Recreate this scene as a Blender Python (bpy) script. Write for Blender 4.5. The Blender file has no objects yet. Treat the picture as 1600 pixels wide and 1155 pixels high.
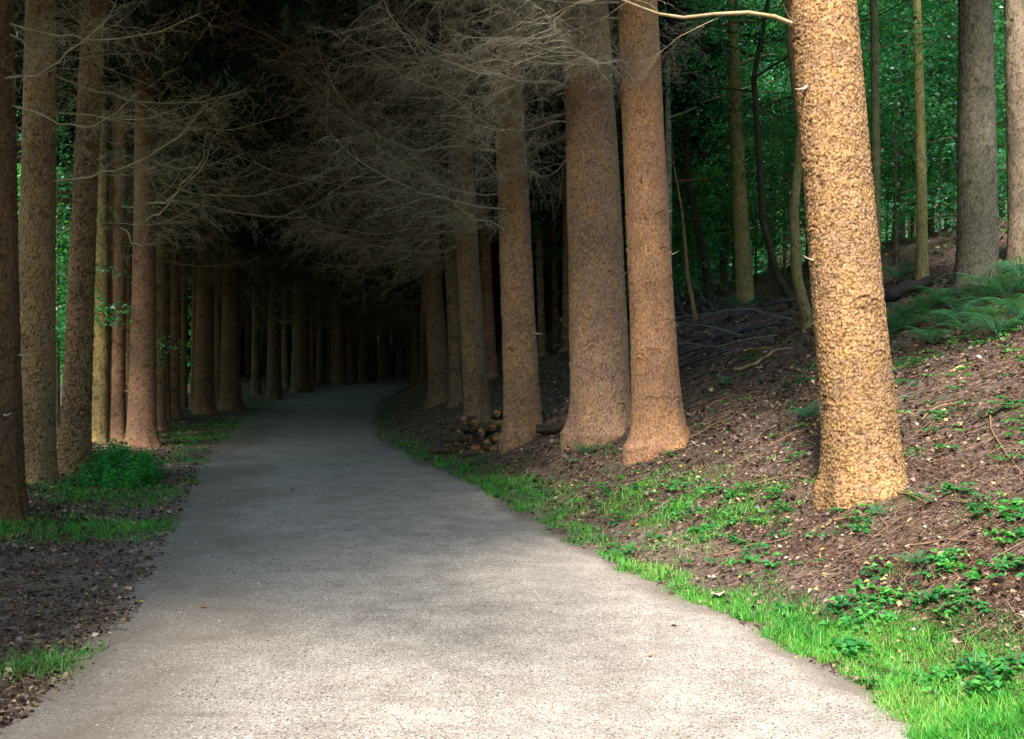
import bpy, math, random
import numpy as np
from mathutils import Vector, Matrix, Euler
R = math.radians
random.seed(7); rng = np.random.default_rng(11)
S = bpy.context.scene
C = S.collection

# ------------------------------------------------------------------ camera, sky, sun, exposure
CAMH = 1.57; FPX = 1555.0
cam = bpy.data.objects.new('camera', bpy.data.cameras.new('camera')); C.objects.link(cam)
cam.location = (0, 0, CAMH); cam.rotation_euler = (R(90), 0, 0)
cam.data.sensor_width = 36; cam.data.lens = FPX / 1600 * 36
cam.data.clip_start = 0.05; cam.data.clip_end = 2000
S.camera = cam
SUN_EL, SUN_AZ = 50.0, 15.0         # azimuth: degrees left of straight behind the camera
w = bpy.data.worlds.new('World'); S.world = w; w.use_nodes = True
nt = w.node_tree; nt.nodes.clear()
sky = nt.nodes.new('ShaderNodeTexSky'); sky.sky_type = 'NISHITA'; sky.sun_disc = False
sky.sun_elevation = R(SUN_EL); sky.sun_rotation = R(180 + SUN_AZ); sky.air_density = 1.0; sky.dust_density = 2.0
bg = nt.nodes.new('ShaderNodeBackground'); bg.inputs[1].default_value = 0.15
wo = nt.nodes.new('ShaderNodeOutputWorld')
nt.links.new(sky.outputs[0], bg.inputs[0]); nt.links.new(bg.outputs[0], wo.inputs[0])
sl = bpy.data.lights.new('sun', 'SUN'); sl.energy = 4.6; sl.angle = R(8.0); sl.color = (1.0, 0.93, 0.82)
sun = bpy.data.objects.new('sun', sl); C.objects.link(sun)
sd = Vector((-math.sin(R(SUN_AZ)) * math.cos(R(SUN_EL)), -math.cos(R(SUN_AZ)) * math.cos(R(SUN_EL)), math.sin(R(SUN_EL))))
sun.rotation_euler = sd.to_track_quat('Z', 'Y').to_euler(); sun.location = sd * 60
S.view_settings.view_transform = 'Standard'; S.view_settings.look = 'None'
S.view_settings.gamma = 1; S.view_settings.use_curve_mapping = False
S.view_settings.exposure = 1.55
cy = S.cycles
cy.max_bounces = 6; cy.diffuse_bounces = 4; cy.glossy_bounces = 2; cy.transmission_bounces = 4; cy.transparent_max_bounces = 4
cy.use_denoising = True; cy.caustics_reflective = False; cy.caustics_refractive = False
try: cy.sample_clamp_indirect = 6
except Exception: pass

# ------------------------------------------------------------------ numpy helpers
def h3(i, j, k=0, seed=0):
    n = (np.asarray(i).astype(np.int64) * 73856093) ^ (np.asarray(j).astype(np.int64) * 19349663) ^ (np.asarray(k).astype(np.int64) * 83492791) ^ (seed * 2654435761)
    n = (n ^ (n >> 13)) * 1274126177 & 0xffffffff
    n = (n ^ (n >> 16)) * 2246822519 & 0xffffffff
    return ((n ^ (n >> 15)) & 0xffffff) / float(0x1000000)
def vn(x, y, seed=0):
    x = np.asarray(x, float); y = np.asarray(y, float)
    i = np.floor(x); j = np.floor(y); fx = x - i; fy = y - j
    fx = fx * fx * (3 - 2 * fx); fy = fy * fy * (3 - 2 * fy)
    a = h3(i, j, 0, seed); b = h3(i + 1, j, 0, seed); c = h3(i, j + 1, 0, seed); d = h3(i + 1, j + 1, 0, seed)
    return (a + (b - a) * fx) * (1 - fy) + (c + (d - c) * fx) * fy - 0.5
def fbm(x, y, o=4, seed=0):
    s = 0; a = 1.0; t = 0
    for k in range(o):
        s = s + a * vn(x * 2**k + 17.3 * k, y * 2**k + 5.1 * k, seed + k); t += a; a *= 0.5
    return s / t * 2
def sstep(a, b, x):
    t = np.clip((x - a) / (b - a), 0, 1); return t * t * (3 - 2 * t)

# ------------------------------------------------------------------ terrain
RY = [-30, -10, 0, 5, 6, 7.2, 8.9, 12.6, 15.4, 19.8, 26.2, 33, 40, 55, 70, 80, 95, 110, 160]
RX = [4.2, 3.0, 2.25, 1.78, 1.54, 1.16, .62, -.2, -.99, -2.29, -3.54, -4.5, -5.2, -5.6, -5.2, -3, 3, 12, 50]
LY = [-30, -10, 0, 5.8, 8, 11.5, 16, 21.6, 29.4, 40, 50, 60, 72, 85, 95, 110, 160]
LX = [-1.0, -1.6, -2.05, -2.4, -2.95, -3.9, -5.1, -6.4, -7.9, -9.2, -9.6, -9.4, -8.5, -5.5, -1, 6, 42]
BD = [-5, 0, .3, .7, 1.3, 3, 5, 8.5, 12, 20, 40, 100, 400]
BH = [0, 0, .05, .2, .5, 1.14, 1.92, 3.3, 4.5, 6.0, 7.5, 9, 10]
def edgeR(y): return np.interp(y, RY, RX)
def edgeL(y): return np.interp(y, LY, LX)
def base(y): return 0.88 * sstep(18, 72, np.asarray(y, float))
MOUNDS = []
def gz(x, y, rough=True):
    x = np.asarray(x, float); y = np.asarray(y, float)
    dr = x - edgeR(y); dl = edgeL(y) - x
    z = base(y) + np.interp(dr, BD, BH)
    off = sstep(-.1, .8, np.maximum(dr, dl))
    for mx, my, mh, ms in MOUNDS:
        q = np.hypot(x - mx, y - my) / ms; z = z + mh * np.exp(-q ** 2) * (1 + .8 * vn(x * 5, y * 5, 71))
    z = z + sstep(.2, 3, dl) * 0.10 - sstep(12, 60, dl) * 1.5
    z = z + off * (0.30 * fbm(x * .35, y * .35, 3, 3) * sstep(1.5, 6, np.maximum(dr, dl)) + 0.05 * fbm(x * 1.7, y * 1.7, 3, 9))
    rr_ = np.hypot(x, y); an = np.degrees(np.arctan2(x, np.maximum(y, .1))); a0 = 60 + 42 * (1 - sstep(9, 15, np.abs(an + 5)))
    z = z + 17 * sstep(0, 1, (rr_ - a0) / 50) * (1 + .15 * fbm(x * .05, y * .05, 3, 77))
    if rough:
        z = z + off * 0.022 * fbm(x * 9, y * 9, 3, 21)
        inside = sstep(-.35, .0, np.maximum(dr, dl))
        z = z - 0.045 * (1 - inside) + 0.02 * fbm(x * 3.1, y * 3.1, 4, 33) * (1 - sstep(.2, .8, np.maximum(dr, dl)))
    return z
def pathz(x, y):
    dr = x - edgeR(y); dl = edgeL(y) - x
    e = np.maximum(dr, dl) + .22 * fbm(x * 2.2, y * 2.2, 4, 47) + .15 * (dl > dr) * fbm(x * .9, y * .9, 2, 48)
    return base(y) + 0.012 - 0.05 * sstep(-.25, .45, e) + 0.012 * fbm(x * .9, y * .5, 3, 41) + 0.005 * fbm(x * 7, y * 7, 3, 44)
def G(x, y): return float(gz(np.array([x]), np.array([y]), False)[0])
def ZG(px, py):
    z = np.arange(3.5, 95, .05); hit = CAMH - (py - 577) / FPX * z <= gz((px - 800) / FPX * z, z, False)
    return float(z[np.argmax(hit)]) if hit.any() else 60.
def PX(px, z): return (px - 800) / FPX * z

for p, q, mh, ms in [(1357, 764, .08, .5), (1032, 696, .09, .5), (942, 676, .09, .6), (820, 682, .07, .5), (55, 768, .06, .45), (115, 750, .06, .45), (0, 825, .07, .5), (1526, 452, .12, .7), (748, 662, .07, .5)]:
    z_ = ZG(p, q); MOUNDS.append(((p - 800) / FPX * z_, z_, mh, ms))
# ------------------------------------------------------------------ mesh building
def mesh(name, v, f, mat, attrs=None, smooth=False):
    m = bpy.data.meshes.new(name); v = np.asarray(v, np.float32); f = np.asarray(f, np.int32)
    m.vertices.add(len(v)); m.vertices.foreach_set('co', v.ravel())
    n, k = f.shape
    m.loops.add(n * k); m.loops.foreach_set('vertex_index', f.ravel())
    m.polygons.add(n); m.polygons.foreach_set('loop_start', np.arange(0, n * k, k, dtype=np.int32))
    if smooth: m.polygons.foreach_set('use_smooth', np.ones(n, bool))
    for nm, a in (attrs or {}).items():
        at = m.attributes.new(nm, 'FLOAT', 'POINT'); at.data.foreach_set('value', np.asarray(a, np.float32))
    m.update(calc_edges=True)
    if mat: m.materials.append(mat)
    return m
def link(name, data, parent=None, loc=None, rot=None, scale=None, color=None):
    o = bpy.data.objects.new(name, data); C.objects.link(o)
    if parent: o.parent = parent
    if loc is not None: o.location = loc
    if rot is not None: o.rotation_euler = rot
    if scale is not None: o.scale = scale
    if color is not None: o.color = (*color, 1)
    return o
def tag(o, label=None, cat=None, group=None, kind=None):
    if label: o['label'] = label
    if cat: o['category'] = cat
    if group: o['group'] = group
    if kind: o['kind'] = kind
    return o
def gridfaces(nu, nv, wrap=False):
    i = np.arange(nu if wrap else nu - 1); j = np.arange(nv - 1)
    I, J = np.meshgrid(i, j); I2 = (I + 1) % nu
    return np.stack([J * nu + I, J * nu + I2, (J + 1) * nu + I2, (J + 1) * nu + I], -1).reshape(-1, 4)
def tubes(P, rad, sides=3):
    """P (N,K,3) polylines, rad (N,K) -> verts, quads"""
    N, K, _ = P.shape
    T = np.gradient(P, axis=1); T /= np.linalg.norm(T, axis=2, keepdims=True) + 1e-9
    up = np.zeros_like(T); up[..., 2] = 1; up[np.abs(T[..., 2]) > .9] = (1, 0, 0)
    A = np.cross(T, up); A /= np.linalg.norm(A, axis=2, keepdims=True) + 1e-9
    B = np.cross(T, A)
    th = np.arange(sides) * 2 * np.pi / sides
    V = P[:, :, None] + rad[:, :, None, None] * (np.cos(th)[None, None, :, None] * A[:, :, None] + np.sin(th)[None, None, :, None] * B[:, :, None])
    n, k, s = np.meshgrid(np.arange(N), np.arange(K - 1), np.arange(sides), indexing='ij')
    s2 = (s + 1) % sides; b = n * K * sides
    F = np.stack([b + k * sides + s, b + k * sides + s2, b + (k + 1) * sides + s2, b + (k + 1) * sides + s], -1).reshape(-1, 4)
    return V.reshape(-1, 3), F
def join(parts):
    vs, fs, n = [], [], 0
    for v, f in parts: vs.append(v); fs.append(f + n); n += len(v)
    return np.concatenate(vs), np.concatenate(fs)
def unit(v): return v / (np.linalg.norm(v, axis=-1, keepdims=True) + 1e-9)
def leaves(P, D, Nn, L, W, fold=.25):
    """one folded rhombic quad per leaf. P base, D direction, Nn normal, L length, W width"""
    D = unit(D); Sd = unit(np.cross(D, Nn)); Nn = unit(np.cross(Sd, D))
    L = np.asarray(L).reshape(-1, 1) * np.ones((len(P), 1)); W = np.asarray(W).reshape(-1, 1) * np.ones((len(P), 1))
    a = P; c = P + D * L - Nn * L * .12
    b = P + D * L * .45 + Sd * W * .5 + Nn * W * fold; d = P + D * L * .45 - Sd * W * .5 + Nn * W * fold
    V = np.stack([a, b, c, d], 1).reshape(-1, 3)
    F = np.arange(len(V)).reshape(-1, 4)
    return V, F

# ------------------------------------------------------------------ materials
class NT:
    def __init__(s, name):
        s.m = bpy.data.materials.new(name); s.m.use_nodes = True; s.t = s.m.node_tree; s.t.nodes.clear()
        s.out = s.n('ShaderNodeOutputMaterial')
    def n(s, ty, **k):
        nd = s.t.nodes.new(ty)
        for a, b in k.items(): setattr(nd, a, b)
        return nd
    def l(s, a, b): s.t.links.new(a, b)
    def set(s, sock, v):
        if isinstance(v, bpy.types.NodeSocket): s.l(v, sock)
        elif v is not None:
            sock.default_value = (*v, 1) if isinstance(v, tuple) and len(v) == 3 and sock.type == 'RGBA' else v
    def math(s, op, a, b=None, clamp=False):
        m = s.n('ShaderNodeMath', operation=op, use_clamp=clamp); s.set(m.inputs[0], a); s.set(m.inputs[1], b); return m.outputs[0]
    def mix(s, f, a, b, mode='MIX'):
        m = s.n('ShaderNodeMix', data_type='RGBA', blend_type=mode); s.set(m.inputs[0], f); s.set(m.inputs[6], a); s.set(m.inputs[7], b); return m.outputs[2]
    def noise(s, sc, det=4, rough=.55, vec=None, dist=0):
        m = s.n('ShaderNodeTexNoise'); m.inputs['Scale'].default_value = sc; m.inputs['Detail'].default_value = det
        m.inputs['Roughness'].default_value = rough; m.inputs['Distortion'].default_value = dist
        if vec is not None: s.l(vec, m.inputs['Vector'])
        return m.outputs[0]
    def vor(s, sc, vec=None, feature='F1', out=0):
        m = s.n('ShaderNodeTexVoronoi', feature=feature); m.inputs['Scale'].default_value = sc
        if vec is not None: s.l(vec, m.inputs['Vector'])
        return m.outputs[out]
    def ramp(s, f, pts):
        r = s.n('ShaderNodeValToRGB'); e = r.color_ramp.elements
        while len(e) < len(pts): e.new(.5)
        for el, (p, c) in zip(e, pts): el.position = p; el.color = (*c, 1) if len(c) == 3 else c
        s.set(r.inputs[0], f); return r.outputs[0]
    def sm(s, f, a, b):
        r = s.n('ShaderNodeMapRange', interpolation_type='SMOOTHSTEP'); s.set(r.inputs[0], f); r.inputs[1].default_value = a; r.inputs[2].default_value = b
        return r.outputs[0]
    def attr(s, name): a = s.n('ShaderNodeAttribute', attribute_name=name); return a.outputs['Fac']
    def co(s, scale=(1, 1, 1), which='Object'):
        t = s.n('ShaderNodeTexCoord'); m = s.n('ShaderNodeMapping'); m.inputs['Scale'].default_value = scale
        s.l(t.outputs[which], m.inputs[0]); return m.outputs[0]
    def pbr(s, col, rough=.8, bump=None, bd=.01, bs=1.0, spec=.3):
        p = s.n('ShaderNodeBsdfPrincipled'); s.set(p.inputs['Base Color'], col); s.set(p.inputs['Roughness'], rough)
        p.inputs['Specular IOR Level'].default_value = spec
        if bump is not None:
            b = s.n('ShaderNodeBump'); b.inputs['Distance'].default_value = bd; b.inputs['Strength'].default_value = bs
            s.l(bump, b.inputs['Height']); s.l(b.outputs[0], p.inputs['Normal'])
        s.l(p.outputs[0], s.out.inputs[0]); return s.m

def bark_mat(name, plate_a, plate_b, crack, knotc, moss=None, mossamt=.5, crackf=.8):
    t = NT(name); co = t.co(); cs = t.co((1, 1, .45))
    tone = t.attr('tone'); n1 = t.noise(7, 5, .65, co); n2 = t.noise(48, 4, .7, cs)
    col = t.mix(t.sm(t.math('ADD', t.math('MULTIPLY', tone, .55), t.math('MULTIPLY', n1, .6)), .38, .72), plate_a, plate_b)
    vary = t.ramp(n2, [(.3, (.45, .45, .45)), (.7, (1.25, 1.25, 1.25))])
    col = t.mix(1.0, col, vary, 'MULTIPLY')
    big = t.ramp(t.noise(1.6, 3, .6, co), [(.3, (.72, .72, .76)), (.7, (1.15, 1.1, 1.05))])
    col = t.mix(1.0, col, big, 'MULTIPLY')
    col = t.mix(t.math('MULTIPLY', t.attr('crack'), crackf), col, crack)
    if moss:
        mm = t.sm(t.noise(3.2, 5, .7, co), .62 - mossamt * .2, .70)
        col = t.mix(t.math('MULTIPLY', mm, .75), col, moss)
    col = t.mix(t.attr('knot'), col, knotc)
    oi = t.n('ShaderNodeObjectInfo'); col = t.mix(1.0, col, oi.outputs['Color'], 'MULTIPLY')
    fine = t.math('ADD', t.math('MULTIPLY', n2, .8), t.math('MULTIPLY', t.noise(160, 3, .6, cs), .4))
    fine = t.math('ADD', fine, t.math('MULTIPLY', t.vor(55, cs), .7))
    return t.pbr(col, .88, fine, .008, .9, .15)
M = {}
M['spruce'] = bark_mat('spruce_bark', (.25, .185, .145), (.29, .205, .125), (.055, .032, .02), (.045, .03, .02), (.12, .125, .06), .15)
M['ochre'] = bark_mat('flaky_ochre_bark', (.335, .225, .155), (.37, .245, .125), (.05, .026, .012), (.06, .032, .018), crackf=1.0)  # crack colour at full strength also paints the shadows under bark flakes
M['mossy'] = bark_mat('mossy_bark', (.17, .15, .09), (.22, .20, .10), (.04, .04, .02), (.03, .03, .02), (.09, .14, .03), .8)
M['grey'] = bark_mat('grey_ridged_bark', (.20, .18, .15), (.16, .15, .11), (.04, .035, .03), (.03, .03, .025), (.09, .10, .05), .3)
M['birch'] = bark_mat('birch_bark', (.55, .54, .50), (.40, .39, .36), (.03, .03, .03), (.02, .02, .02))
def simple_wood(name, a, b, sc=20):
    t = NT(name); co = t.co(); n = t.noise(sc, 4, .7, co)
    col = t.ramp(t.noise(3, 3, .7, co), [(.35, a), (.65, b)])
    col = t.mix(1, col, t.ramp(n, [(.3, (.6, .6, .6)), (.7, (1.2, 1.2, 1.2))]), 'MULTIPLY')
    oi = t.n('ShaderNodeObjectInfo'); col = t.mix(1.0, col, oi.outputs['Color'], 'MULTIPLY')
    return t.pbr(col, .85, n, .004, .8, .2)
M['twig'] = simple_wood('dead_twig', (.39, .34, .275), (.27, .245, .17))
M['darkwood'] = simple_wood('wet_dark_wood', (.035, .03, .03), (.07, .055, .045))
M['drywood'] = simple_wood('dry_fallen_wood', (.22, .16, .10), (.15, .11, .07))
def leaf_mat(name, pts, trans=.4, gloss=.05, attr='tone'):
    t = NT(name); a = t.attr(attr)
    col = t.ramp(a, pts)
    oi = t.n('ShaderNodeObjectInfo'); col = t.mix(1.0, col, oi.outputs['Color'], 'MULTIPLY')
    d = t.n('ShaderNodeBsdfDiffuse'); t.l(col, d.inputs[0])
    tr = t.n('ShaderNodeBsdfTranslucent'); t.l(t.mix(1, col, (1.3, 1.5, .7), 'MULTIPLY'), tr.inputs[0])
    mx = t.n('ShaderNodeMixShader'); mx.inputs[0].default_value = trans; t.l(d.outputs[0], mx.inputs[1]); t.l(tr.outputs[0], mx.inputs[2])
    g = t.n('ShaderNodeBsdfGlossy'); g.inputs['Roughness'].default_value = .38; g.inputs[0].default_value = (.8, .9, 1, 1)
    m2 = t.n('ShaderNodeMixShader'); m2.inputs[0].default_value = gloss; t.l(mx.outputs[0], m2.inputs[1]); t.l(g.outputs[0], m2.inputs[2])
    t.l(m2.outputs[0], t.out.inputs[0]); return t.m
M['beech'] = leaf_mat('broadleaf_leaves', [(0, (.02, .14, .065)), (.5, (.04, .24, .09)), (.85, (.09, .34, .11)), (1, (.20, .42, .10))], .5)
M['needle'] = leaf_mat('spruce_needles', [(0, (.008, .02, .012)), (1, (.02, .045, .02))], .1, .02)
M['fern'] = leaf_mat('fern_green', [(0, (.04, .17, .09)), (1, (.12, .32, .15))], .4)
M['grass'] = leaf_mat('grass_blades', [(0, (.03, .17, .025)), (.55, (.08, .35, .045)), (.85, (.16, .40, .06)), (1, (.24, .38, .10))], .4, .015)
M['weed'] = leaf_mat('weed_leaves', [(0, (.02, .14, .05)), (.7, (.06, .28, .06)), (1, (.12, .38, .08))], .35)
M['litter'] = leaf_mat('dry_leaf_litter', [(0, (.02, .012, .01)), (.45, (.10, .064, .052)), (.75, (.26, .175, .14)), (.93, (.36, .26, .17)), (1, (.45, .30, .08))], .1, .03)
M['needles_litter'] = leaf_mat('fallen_needles', [(0, (.03, .015, .012)), (.6, (.14, .075, .05)), (1, (.30, .20, .14))], 0, .02)

# ground
t = NT('forest_floor'); co = t.co()
n1 = t.noise(1.1, 5, .6, co); n2 = t.noise(14, 6, .75, co); v1 = t.vor(34, co, out=1)
sp = t.n('ShaderNodeSeparateColor'); t.l(v1, sp.inputs[0])
col = t.ramp(n2, [(.28, (.016, .012, .010)), (.5, (.070, .052, .043)), (.72, (.19, .145, .12))])
col = t.mix(t.sm(sp.outputs[0], .80, .95), col, (.20, .13, .09))
col = t.mix(t.math('MULTIPLY', t.sm(n1, .52, .66), .35), col, (.03, .05, .02))
gr = t.attr('gravel'); gcol = t.ramp(t.noise(60, 6, .8, co), [(.3, (.06, .046, .037)), (.6, (.19, .155, .128)), (.8, (.38, .33, .28))])
col = t.mix(gr, col, gcol)
M['floor'] = t.pbr(col, .9, t.math('ADD', n2, t.math('MULTIPLY', t.noise(90, 4, .7, co), .35)), .03, .9, .2)
# path
t = NT('compacted_grit'); co = t.co(); cx = t.co((1, .35, 1))
n0 = t.noise(.55, 4, .6, cx); nb = t.noise(3.0, 6, .7, co); nf = t.noise(95, 5, .8, co); sv = t.vor(130, co, out=1)
sp = t.n('ShaderNodeSeparateColor'); t.l(sv, sp.inputs[0])
col = t.ramp(nf, [(.28, (.125, .108, .094)), (.5, (.315, .283, .255)), (.72, (.48, .445, .41))])
col = t.mix(t.sm(sp.outputs[0], .88, .97), col, (.60, .57, .53))
col = t.mix(t.sm(sp.outputs[1], .86, .94), col, (.07, .055, .045))
col = t.mix(1, col, t.ramp(nb, [(.3, (.66, .64, .62)), (.65, (1.10, 1.09, 1.07))]), 'MULTIPLY')
st = t.noise(2.2, 7, .75, t.co((.35, 2.2, 1)), 1.2); col = t.mix(t.math('MULTIPLY', t.sm(st, .54, .70), .55), col, (.13, .11, .095))
col = t.mix(t.math('MULTIPLY', t.sm(n0, .50, .66), .38), col, (.20, .175, .16))
ed = t.attr('edge')
col = t.mix(t.math('MULTIPLY', t.sm(t.math('ADD', ed, t.math('MULTIPLY', t.math('SUBTRACT', nb, .5), 1.2)), .35, .9), .85), col, t.mix(nf, (.03, .021, .016), (.24, .20, .165)))
M['path'] = t.pbr(col, .88, t.math('ADD', nf, t.math('MULTIPLY', nb, 2.0)), .008, .8, .25)
t = NT('cut_wood'); co = t.co(); wv = t.n('ShaderNodeTexWave', wave_type='RINGS', rings_direction='X'); wv.inputs['Scale'].default_value = 18; wv.inputs['Distortion'].default_value = 2; t.l(co, wv.inputs[0])
col = t.mix(wv.outputs[1], (.24, .11, .045), (.36, .18, .07)); M['cut'] = t.pbr(t.mix(t.sm(t.noise(12, 4, .7, co), .40, .6), col, (.05, .032, .02)), .8, None)  # end grain darkened to put the log pile's shade into the colour
t = NT('grit_stones'); M['stone'] = t.pbr(t.ramp(t.attr('tone'), [(0, (.08, .07, .06)), (.7, (.24, .215, .19)), (1, (.50, .46, .41))]), .8)

# ------------------------------------------------------------------ ground sheet and path
def axis(segs):
    out = []
    for a, b, st in segs: out.append(np.arange(a, b, st))
    return np.unique(np.concatenate(out + [np.array([segs[-1][1]])]).round(4))
xs = axis([(-300, -60, 20), (-60, -14, 1.2), (-14, -7, .2), (-7, -3, .05), (-3, 0, .1), (0, 5.5, .03), (5.5, 9, .07), (9, 16, .3), (16, 60, 1.5), (60, 300, 20)])
ys = axis([(-60, -6, 3), (-6, 3, .4), (3, 4.4, .1), (4.4, 12, .03), (12, 20, .06), (20, 40, .2), (40, 110, .8), (110, 420, 20)])
X, Y = np.meshgrid(xs, ys)
Z = gz(X, Y)
e = np.maximum(X - edgeR(Y), edgeL(Y) - X)
dl = edgeL(Y) - X; dr = X - edgeR(Y)
grav = np.clip(1 - sstep(-.1, 1.0, (dl - 1.6 * (1 - sstep(7, 9.5, Y))) + .5 * fbm(X * 1.2, Y * 1.2, 3, 5)), 0, 1) * (dl > dr) + (1 - sstep(-.1, .35, dr + .25 * fbm(X * 2, Y * 2, 3, 6))) * (dr >= dl)
tr = np.exp(-((dr - .52 - .10 * np.sin(Y * 1.1)) / .14) ** 2) * sstep(5.5, 6.6, Y) * (1 - sstep(8.6, 9.6, Y)); grav = np.maximum(grav, tr)
g_obj = link('ground', mesh('ground', np.stack([X, Y, Z], -1).reshape(-1, 3), gridfaces(len(xs), len(ys)), M['floor'], {'gravel': grav.ravel()}, True))
tag(g_obj, 'leaf strewn forest floor rising into a bank on the right', kind='structure')
us = np.linspace(-.12, 1.12, 260); ysp = axis([(-30, -5, 1), (-5, 4, .2), (4, 14, .035), (14, 25, .08), (25, 50, .25), (50, 112, 1)])
U, Yp = np.meshgrid(us, ysp); Lp, Rp = edgeL(Yp), edgeR(Yp)
Xp = Lp + (Rp - Lp) * U
ep = np.minimum(Xp - Lp, Rp - Xp)
edg = 1 - sstep(-.15, .45, ep + .35 * fbm(Xp * 1.3, Yp * .8, 3, 8)); 
edg = np.maximum(edg, (1 - sstep(.3, 2.1, (Xp - Lp) + .9 * fbm(Xp * .8, Yp * .8, 4, 12))) * .72)
p_obj = link('path', mesh('path', np.stack([Xp, Yp, pathz(Xp, Yp)], -1).reshape(-1, 3), gridfaces(len(us), len(ysp)), M['path'], {'edge': edg.ravel()}, True))
tag(p_obj, 'pale grit woodland path bending away into the dark', kind='structure')

# ------------------------------------------------------------------ trunks
def trunk_mesh(name, mat, r, lean, H=20.5, hfine=5, res=.02, cell=(.05, .08), amp=.008, flare=1.0, bend=0, seed=1, knots=True, taper=26., lean_y=0, crackw=.22, curve=None, shingle=.35):
    """lean = sideways metres per metre of height"""
    circ = 2 * math.pi * r * 1.1
    nu = int(np.clip(circ / res, 9, 240)); nv = max(int((hfine + .25) / (res * 1.15)), 6)
    hs = np.concatenate([np.linspace(-.25, hfine, nv), np.linspace(hfine, H, max(6, int((H - hfine) / .8)))[1:]])
    th = np.arange(nu) / nu * 2 * np.pi
    TH, HH = np.meshgrid(th, hs); hp = np.maximum(HH, 0)
    rr = r * np.maximum(1 - hp / taper, .04) * (1 + flare * (.16 * np.exp(-hp / 1.0) + .14 * np.exp(-hp / .14)))
    lob = .5 + .5 * np.cos(TH * 5 + seed) * np.cos(TH * 2 + seed * 2.3)
    rr = rr * (1 + flare * .30 * np.exp(-hp / .20) * lob)
    rr = rr * (1 + .035 * np.sin(TH * 2 + HH * .7 + seed) + .05 * vn(TH * 0 + HH * 1.3 + 7 * seed, np.cos(TH) * 1.5 + 9, seed))
    # scaly plates
    ncu = max(4, int(circ / cell[0])); uu = TH / (2 * np.pi) * ncu; vv = HH / cell[1]
    sx, sy = TH * r / cell[0], HH / cell[1]
    uu = uu + .8 * vn(sx * .55 + 40, sy * .55, seed + 5) + .7 * vn(sx * 1.7 + 9, sy * 1.7, seed + 6)
    vv = vv + .8 * vn(sx * .5, sy * .6 + 30, seed + 7) + .7 * vn(sx * 1.6, sy * 1.8 + 3, seed + 8)
    F1 = np.full(uu.shape, 9.); F2 = np.full(uu.shape, 9.); ID = np.zeros(uu.shape); ID2 = np.zeros(uu.shape); DV = np.zeros(uu.shape)
    iu, iv = np.floor(uu), np.floor(vv)
    for a in (-1, 0, 1):
        for b in (-1, 0, 1):
            ci, cj = iu + a, iv + b; cm = np.mod(ci, ncu)
            jx, jy = h3(cm, cj, 1, seed), h3(cm, cj, 2, seed)
            d = np.hypot(ci + jx - uu, cj + jy - vv); near = d < F1
            hid = h3(cm, cj, 3, seed); n2_ = (~near) & (d < F2); ID2 = np.where(near, ID, np.where(n2_, hid, ID2))
            F2 = np.where(near, F1, np.minimum(F2, d)); DV = np.where(near, vv - cj - jy, DV)
            ID = np.where(near, hid, ID); F1 = np.where(near, d, F1)
    edge = F2 - F1; jump = sstep(.08, .38, np.abs(ID - ID2)); crack = (1 - sstep(0, crackw * 1.3, edge)) * jump; pl = 1 - crack
    grain = fbm(sx * 2.2, sy * 1.2, 4, seed + 11)
    fade = 1.0 * (HH <= hfine + .01)
    disp = amp * (pl * .55 + .9 * ID * sstep(0, .25, edge) + .45 * ID2 * (1 - sstep(0, .25, edge)) - DV * shingle + .55 * grain) + amp * .6 * fbm(np.cos(TH) * 6 + HH * 3, np.sin(TH) * 6 + HH * 2, 3, seed + 2)
    kn = np.zeros(uu.shape)
    if knots:
        rs = random.Random(seed * 31 + 5); z = rs.uniform(.4, .9)
        while z < hfine:
            for q in range(rs.choice([2, 3, 3, 4])):
                a0 = rs.uniform(0, 6.283); z0 = z + rs.uniform(-.05, .05); sz = rs.uniform(.6, 1.25)
                da = np.angle(np.exp(1j * (TH - a0))) * r; dz = HH - z0
                bow = dz - .035 * sz + (da / (.06 * sz)) ** 2 * .022 * sz
                arc = np.exp(-(bow / max(.010, res * .9)) ** 2) * np.exp(-(da / (.085 * sz)) ** 4)
                pit = np.exp(-((da / (.018 * sz)) ** 2 + (dz / (.014 * sz)) ** 2))
                kn = np.maximum(kn, np.maximum(arc * .95, pit)); disp = disp + .014 * sz * np.exp(-((da / .05) ** 2 + (dz / .035) ** 2)) - .013 * arc - .010 * pit
            z += rs.uniform(.30, .62)
    rr = rr + disp * fade
    cxx = lean * hp + bend * np.sin(hp * .55 + seed) ; cyy = lean_y * hp + bend * .6 * np.sin(hp * .4 + seed * 2)
    cxx = cxx - bend * math.sin(seed); cyy = cyy - bend * .6 * math.sin(seed * 2)
    if curve is not None: cxx = np.interp(hp, curve[0], curve[1])
    V = np.stack([cxx + rr * np.cos(TH), cyy + rr * np.sin(TH), HH], -1).reshape(-1, 3)
    return mesh(name, V, gridfaces(nu, len(hs), True), mat, {'crack': crack.ravel(), 'tone': np.clip(.5 + .55 * fbm(sx * .30, sy * .30, 3, seed + 21) + (ID - .5) * .55 + .25 * grain, 0, 1).ravel(), 'knot': np.clip(kn, 0, 1).ravel() * .85}, True)

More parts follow.
